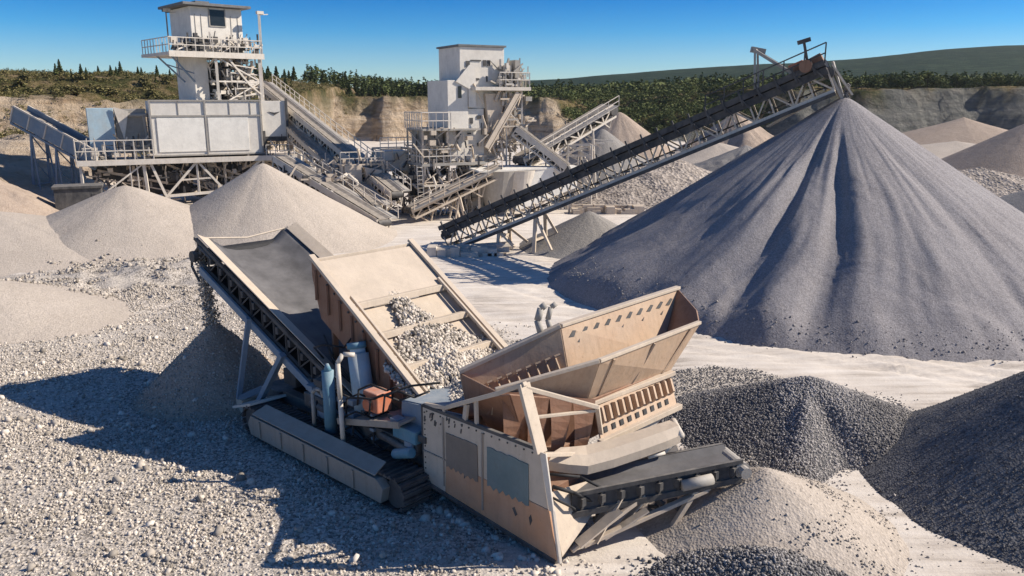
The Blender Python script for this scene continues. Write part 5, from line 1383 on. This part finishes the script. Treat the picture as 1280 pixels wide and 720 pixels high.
conveyor('crossed white conveyor below the slanting chute of the middle tower', (5.0, 72.0, 4.3), (.6, 73.5, 7.6), .9, .8, 'white_steel', .16, False, ())
# low clutter behind the stacker: pipe stack and timber on the floor
m = MB()
for i in range(22):
    x = random.uniform(0, 6); m.box(x, x + random.uniform(.3, 1.2), random.uniform(-1, 0), random.uniform(.2, .9), 0, random.uniform(.2, .8))
for i in range(5): m.tube((random.uniform(-1, 2), .4, .3 + .1 * i), (random.uniform(3, 7), .2, .3 + .1 * i), .1, 6)
o = m.build('scrap_pile', 'cream'); o.location = (5.0, 72.5, gz(5, 72.5)); tag(o, 'low pale row of scrap steel lying on the quarry floor beyond the stacker', 'scrap')
m = MB(); m.tube((0, 0, .25), (5.2, 1.5, .35), .3, 10); m.box(.2, 1.4, -.8, .6, 0, .5); m.box(2.5, 3.6, -.6, .9, 0, .6); m.beam((-1, -.6, .2), (5, .2, .3), .3)
for i in range(8): x = random.uniform(-.8, 4.5); m.box(x, x + .6, -.9, .3, 0, random.uniform(.2, .7))
o = m.build('scrap_pile', 'white_steel'); o.location = (-5.2, 52.6, gz(-5, 52.6)); tag(o, 'pale pipes and blocks lying on the floor at the foot of the stacker', 'scrap')
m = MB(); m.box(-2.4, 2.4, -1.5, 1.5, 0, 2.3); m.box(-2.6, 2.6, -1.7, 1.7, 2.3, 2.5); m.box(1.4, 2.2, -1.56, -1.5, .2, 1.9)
o = m.build('site_container', 'dark_steel', None, .04); o.location = (-37.6, 69.5, gz(-37.6, 69.5)); o.rotation_euler.z = R(24); o.scale = (.75, .75, 1.15); tag(o, 'container coloured dark for the shade under the left conveyor', 'container')  # dark colour carries the shade of this zone

# ------------------------------------------------------------------ trees and scrub along the rim
def foliage(name, c1, c2):
    t = NT(name)
    at = t.new('ShaderNodeAttribute', attribute_name='tone')
    c = t.ramp(at.outputs['Fac'], [(0.0, c1), (1.0, c2)])
    return t.done(c, 0.85, None, spec=0.1)
MT['conifer'] = foliage('conifer_foliage', (0.03, 0.048, 0.018), (0.11, 0.13, 0.045))
MT['leaf'] = foliage('leaf_foliage', (0.05, 0.07, 0.022), (0.16, 0.18, 0.065))
MT['scrub'] = foliage('scrub_foliage', (0.06, 0.065, 0.02), (0.24, 0.2, 0.09))
MT['bark'] = plain('bark', (0.12, 0.09, 0.06), 0.9)
def tree_geo(kind, n, seed):
    """leaf clumps as small quads through the volume of the crown"""
    g = np.random.default_rng(seed); V = []; 
    if kind == 'conifer':
        h = g.uniform(0.12, 1, n) ** 0.9; r = (1 - h) * 0.27 + 0.02; lay = np.abs(np.sin(h * 22 + seed)) * .5 + .5
        a = g.uniform(0, 2 * np.pi, n); rr = r * lay * np.sqrt(g.uniform(0.2, 1, n))
        c = np.stack([rr * np.cos(a), rr * np.sin(a), h], -1); sz = g.uniform(.03, .065, n) * (1.2 - .6 * h)
    else:
        k = 9 if kind == 'leaf' else 6
        cc = np.stack([g.normal(0, .17, k), g.normal(0, .17, k), g.uniform(.3, .85, k) if kind == 'leaf' else g.uniform(.15, .55, k)], -1); rad = g.uniform(.13, .24, k)
        i = g.integers(0, k, n); d = g.normal(0, 1, (n, 3)); d /= np.linalg.norm(d, axis=1)[:, None]
        c = cc[i] + d * (rad[i] * g.uniform(.6, 1.08, n))[:, None]; c[:, 2] = np.maximum(.04, c[:, 2]); sz = g.uniform(.03, .07, n)
    u = g.normal(0, 1, (n, 3)); u /= np.linalg.norm(u, axis=1)[:, None]; w = g.normal(0, 1, (n, 3)); w -= (w * u).sum(1)[:, None] * u; w /= np.linalg.norm(w, axis=1)[:, None]
    s_ = sz[:, None]
    v = np.stack([c - u * s_ - w * s_ * .6, c + u * s_ - w * s_ * .7, c + u * s_ * .8 + w * s_ * .7, c - u * s_ + w * s_ * .6], 1)
    tone = np.repeat(g.uniform(0, 1, n), 4)
    return v.reshape(-1, 3), tone
def tree_obj(name, label, kind, seed, n=420):
    v, tone = tree_geo(kind, n, seed)
    t = thing(name, label, 'tree' if kind != 'scrub' else 'bush')
    cr = np_mesh('crown', v, np.arange(len(v)).reshape(-1, 4), 'conifer' if kind == 'conifer' else kind, False, {'tone': tone}); cr.parent = t
    m = MB(); m.tube((0, 0, -.1), (0, 0, .5), .022, 6, .012); tr = m.build('trunk', 'bark', t)
    return t
protos = {'conifer': [tree_obj('pine_tree', 'young dark pine standing on the rim of the pit', 'conifer', 100 + i) for i in range(4)],
          'leaf': [tree_obj('leafy_tree', 'green leafy tree on the far rim of the pit', 'leaf', 200 + i) for i in range(4)],
          'scrub': [tree_obj('scrub_bush', 'dry brown green bush on the slope above the left wall', 'scrub', 300 + i, 300) for i in range(3)]}
used = {k: set() for k in protos}
def put_tree(kind, x, y, h, label, group, wid=1.0):
    i = random.randrange(len(protos[kind])); src = protos[kind][i]
    if i in used[kind]:
        o = src.copy(); COL.objects.link(o)
        for ch in list(src.children): c = ch.copy(); COL.objects.link(c); c.parent = o
    else: o = src; used[kind].add(i)
    o.location = (x, y, gz(x, y) - .05); o.scale = (h * wid, h * wid, h); o.rotation_euler.z = random.uniform(0, 6.28)
    u_ = 640 + 1000 * x / (y * .974 + 2)
    spots = ((60, 'at the left edge of the view'), (130, 'above the blue grey conveyor head'), (215, 'just left of the control tower'), (330, 'just right of the control tower'),
             (430, 'above the upper white conveyor'), (530, 'left of the middle crushing tower'), (700, 'behind the middle crushing tower'), (1000, 'behind the long stacker'),
             (1060, 'by the stacker tip'), (1140, 'right of the stacker tip'), (1220, 'towards the right edge'), (9999, 'at the right edge of the view'))
    where = next(w for lim, w in spots if u_ < lim)
    o['label'] = label.rsplit(' above the ' if ' above the ' in label else ' behind the ', 1)[0] + ', ' + where; o['group'] = group + ', ' + where
    return o
for i in range(52):
    x = random.uniform(-112, -48); y = float(cliff_y(np.array([x]))[0]) + random.uniform(34, 58)
    put_tree('conifer', x, y, random.uniform(1.2, 2.8), 'young dark pine on the ridge line above the left pit wall', 'pines on the left ridge')
for i in range(60):
    x = random.uniform(-110, -48); y = float(cliff_y(np.array([x]))[0]) + random.uniform(7, 36)
    put_tree('scrub', x, y, random.uniform(1.2, 2.4), 'dry brown green bush on the slope above the left pit wall', 'bushes above the left wall', 1.7)
for i in range(80):
    x = random.uniform(-72, -16); y = 216 + random.uniform(2, 30)
    put_tree('conifer', x, y, random.uniform(2.6, 4.6), 'dark pine in the dense row behind the middle pit wall', 'pines behind the middle wall', 1.15)
for i in range(80):
    x = random.uniform(72, 170); y = 214 + random.uniform(2, 16)
    put_tree('leaf', x, y, random.uniform(2.6, 4.6), 'green leafy tree along the rim above the grey right pit wall', 'trees above the right wall', 1.3)
# the woods behind: uncountable
def wood(name, label, n, xf, yf, hf, kinds, k=46):
    VV = []; TT = {}
    for kk in kinds: TT[kk] = ([], [])
    base = {kk: [tree_geo(kk, k, 500 + i) for i in range(5)] for kk in kinds}
    xs, ys = xf(n), yf(n); zs = ground(xs, ys); hs_ = hf(n)
    for i in range(n):
        kk = kinds[i % len(kinds)]; v, tn = base[kk][i % 5]; h = hs_[i]; a_ = rng.uniform(0, 6.28); ca, sa = math.cos(a_), math.sin(a_)
        q = v * 1.0; q = (q - [0, 0, 0]) * [1.9 * h * .8, 1.9 * h * .8, h]
        q = np.stack([q[:, 0] * ca - q[:, 1] * sa + xs[i], q[:, 0] * sa + q[:, 1] * ca + ys[i], q[:, 2] + zs[i]], -1)
        TT[kk][0].append(q); TT[kk][1].append(np.clip(tn + rng.uniform(-.3, .3), 0, 1))
    for kk in kinds:
        v = np.concatenate(TT[kk][0]); o = np_mesh(name, v, np.arange(len(v)).reshape(-1, 4), kk, False, {'tone': np.concatenate(TT[kk][1])})
        tag(o, label + (' (dark)' if kk == 'conifer' else ''), 'wood', kind='stuff')
wood('far_wood', 'dense green wood stretching behind the pit rim', 3400, lambda n: rng.uniform(-62, 330, n), lambda n: rng.uniform(232, 420, n), lambda n: rng.uniform(3, 6, n), ['leaf', 'conifer'])
wood('bush_cover', 'bushes covering the sloping ground behind the middle plant', 900, lambda n: rng.uniform(14, 66, n), lambda n: rng.uniform(208, 240, n), lambda n: rng.uniform(1.2, 3.2, n), ['leaf'], 60)
wood('scrub_cover', 'low brown green scrub covering the slope above the left wall', 5200, lambda n: rng.uniform(-125, -42, n), lambda n: rng.uniform(98, 215, n), lambda n: rng.uniform(.4, 1.5, n), ['scrub'], 40)
# camera-side steps of a few metres keep everything real

# ------------------------------------------------------------------ thin air over the quarry
hm = bpy.data.materials.new('haze'); hm.use_nodes = True
hn_ = hm.node_tree.nodes; hn_.clear(); ho = hn_.new('ShaderNodeOutputMaterial'); hv = hn_.new('ShaderNodeVolumePrincipled')
hv.inputs['Color'].default_value = (.8, .86, .92, 1); hv.inputs['Density'].default_value = 0.00009; hv.inputs['Anisotropy'].default_value = 0.2
hm.node_tree.links.new(hv.outputs[0], ho.inputs['Volume'])
MT['haze'] = hm
o = MB().box(-1800, 1800, -110, 1900, -60, 110).build('haze', 'haze'); o['kind'] = 'stuff'; o['label'] = 'thin pale haze over the quarry'; o['category'] = 'haze'
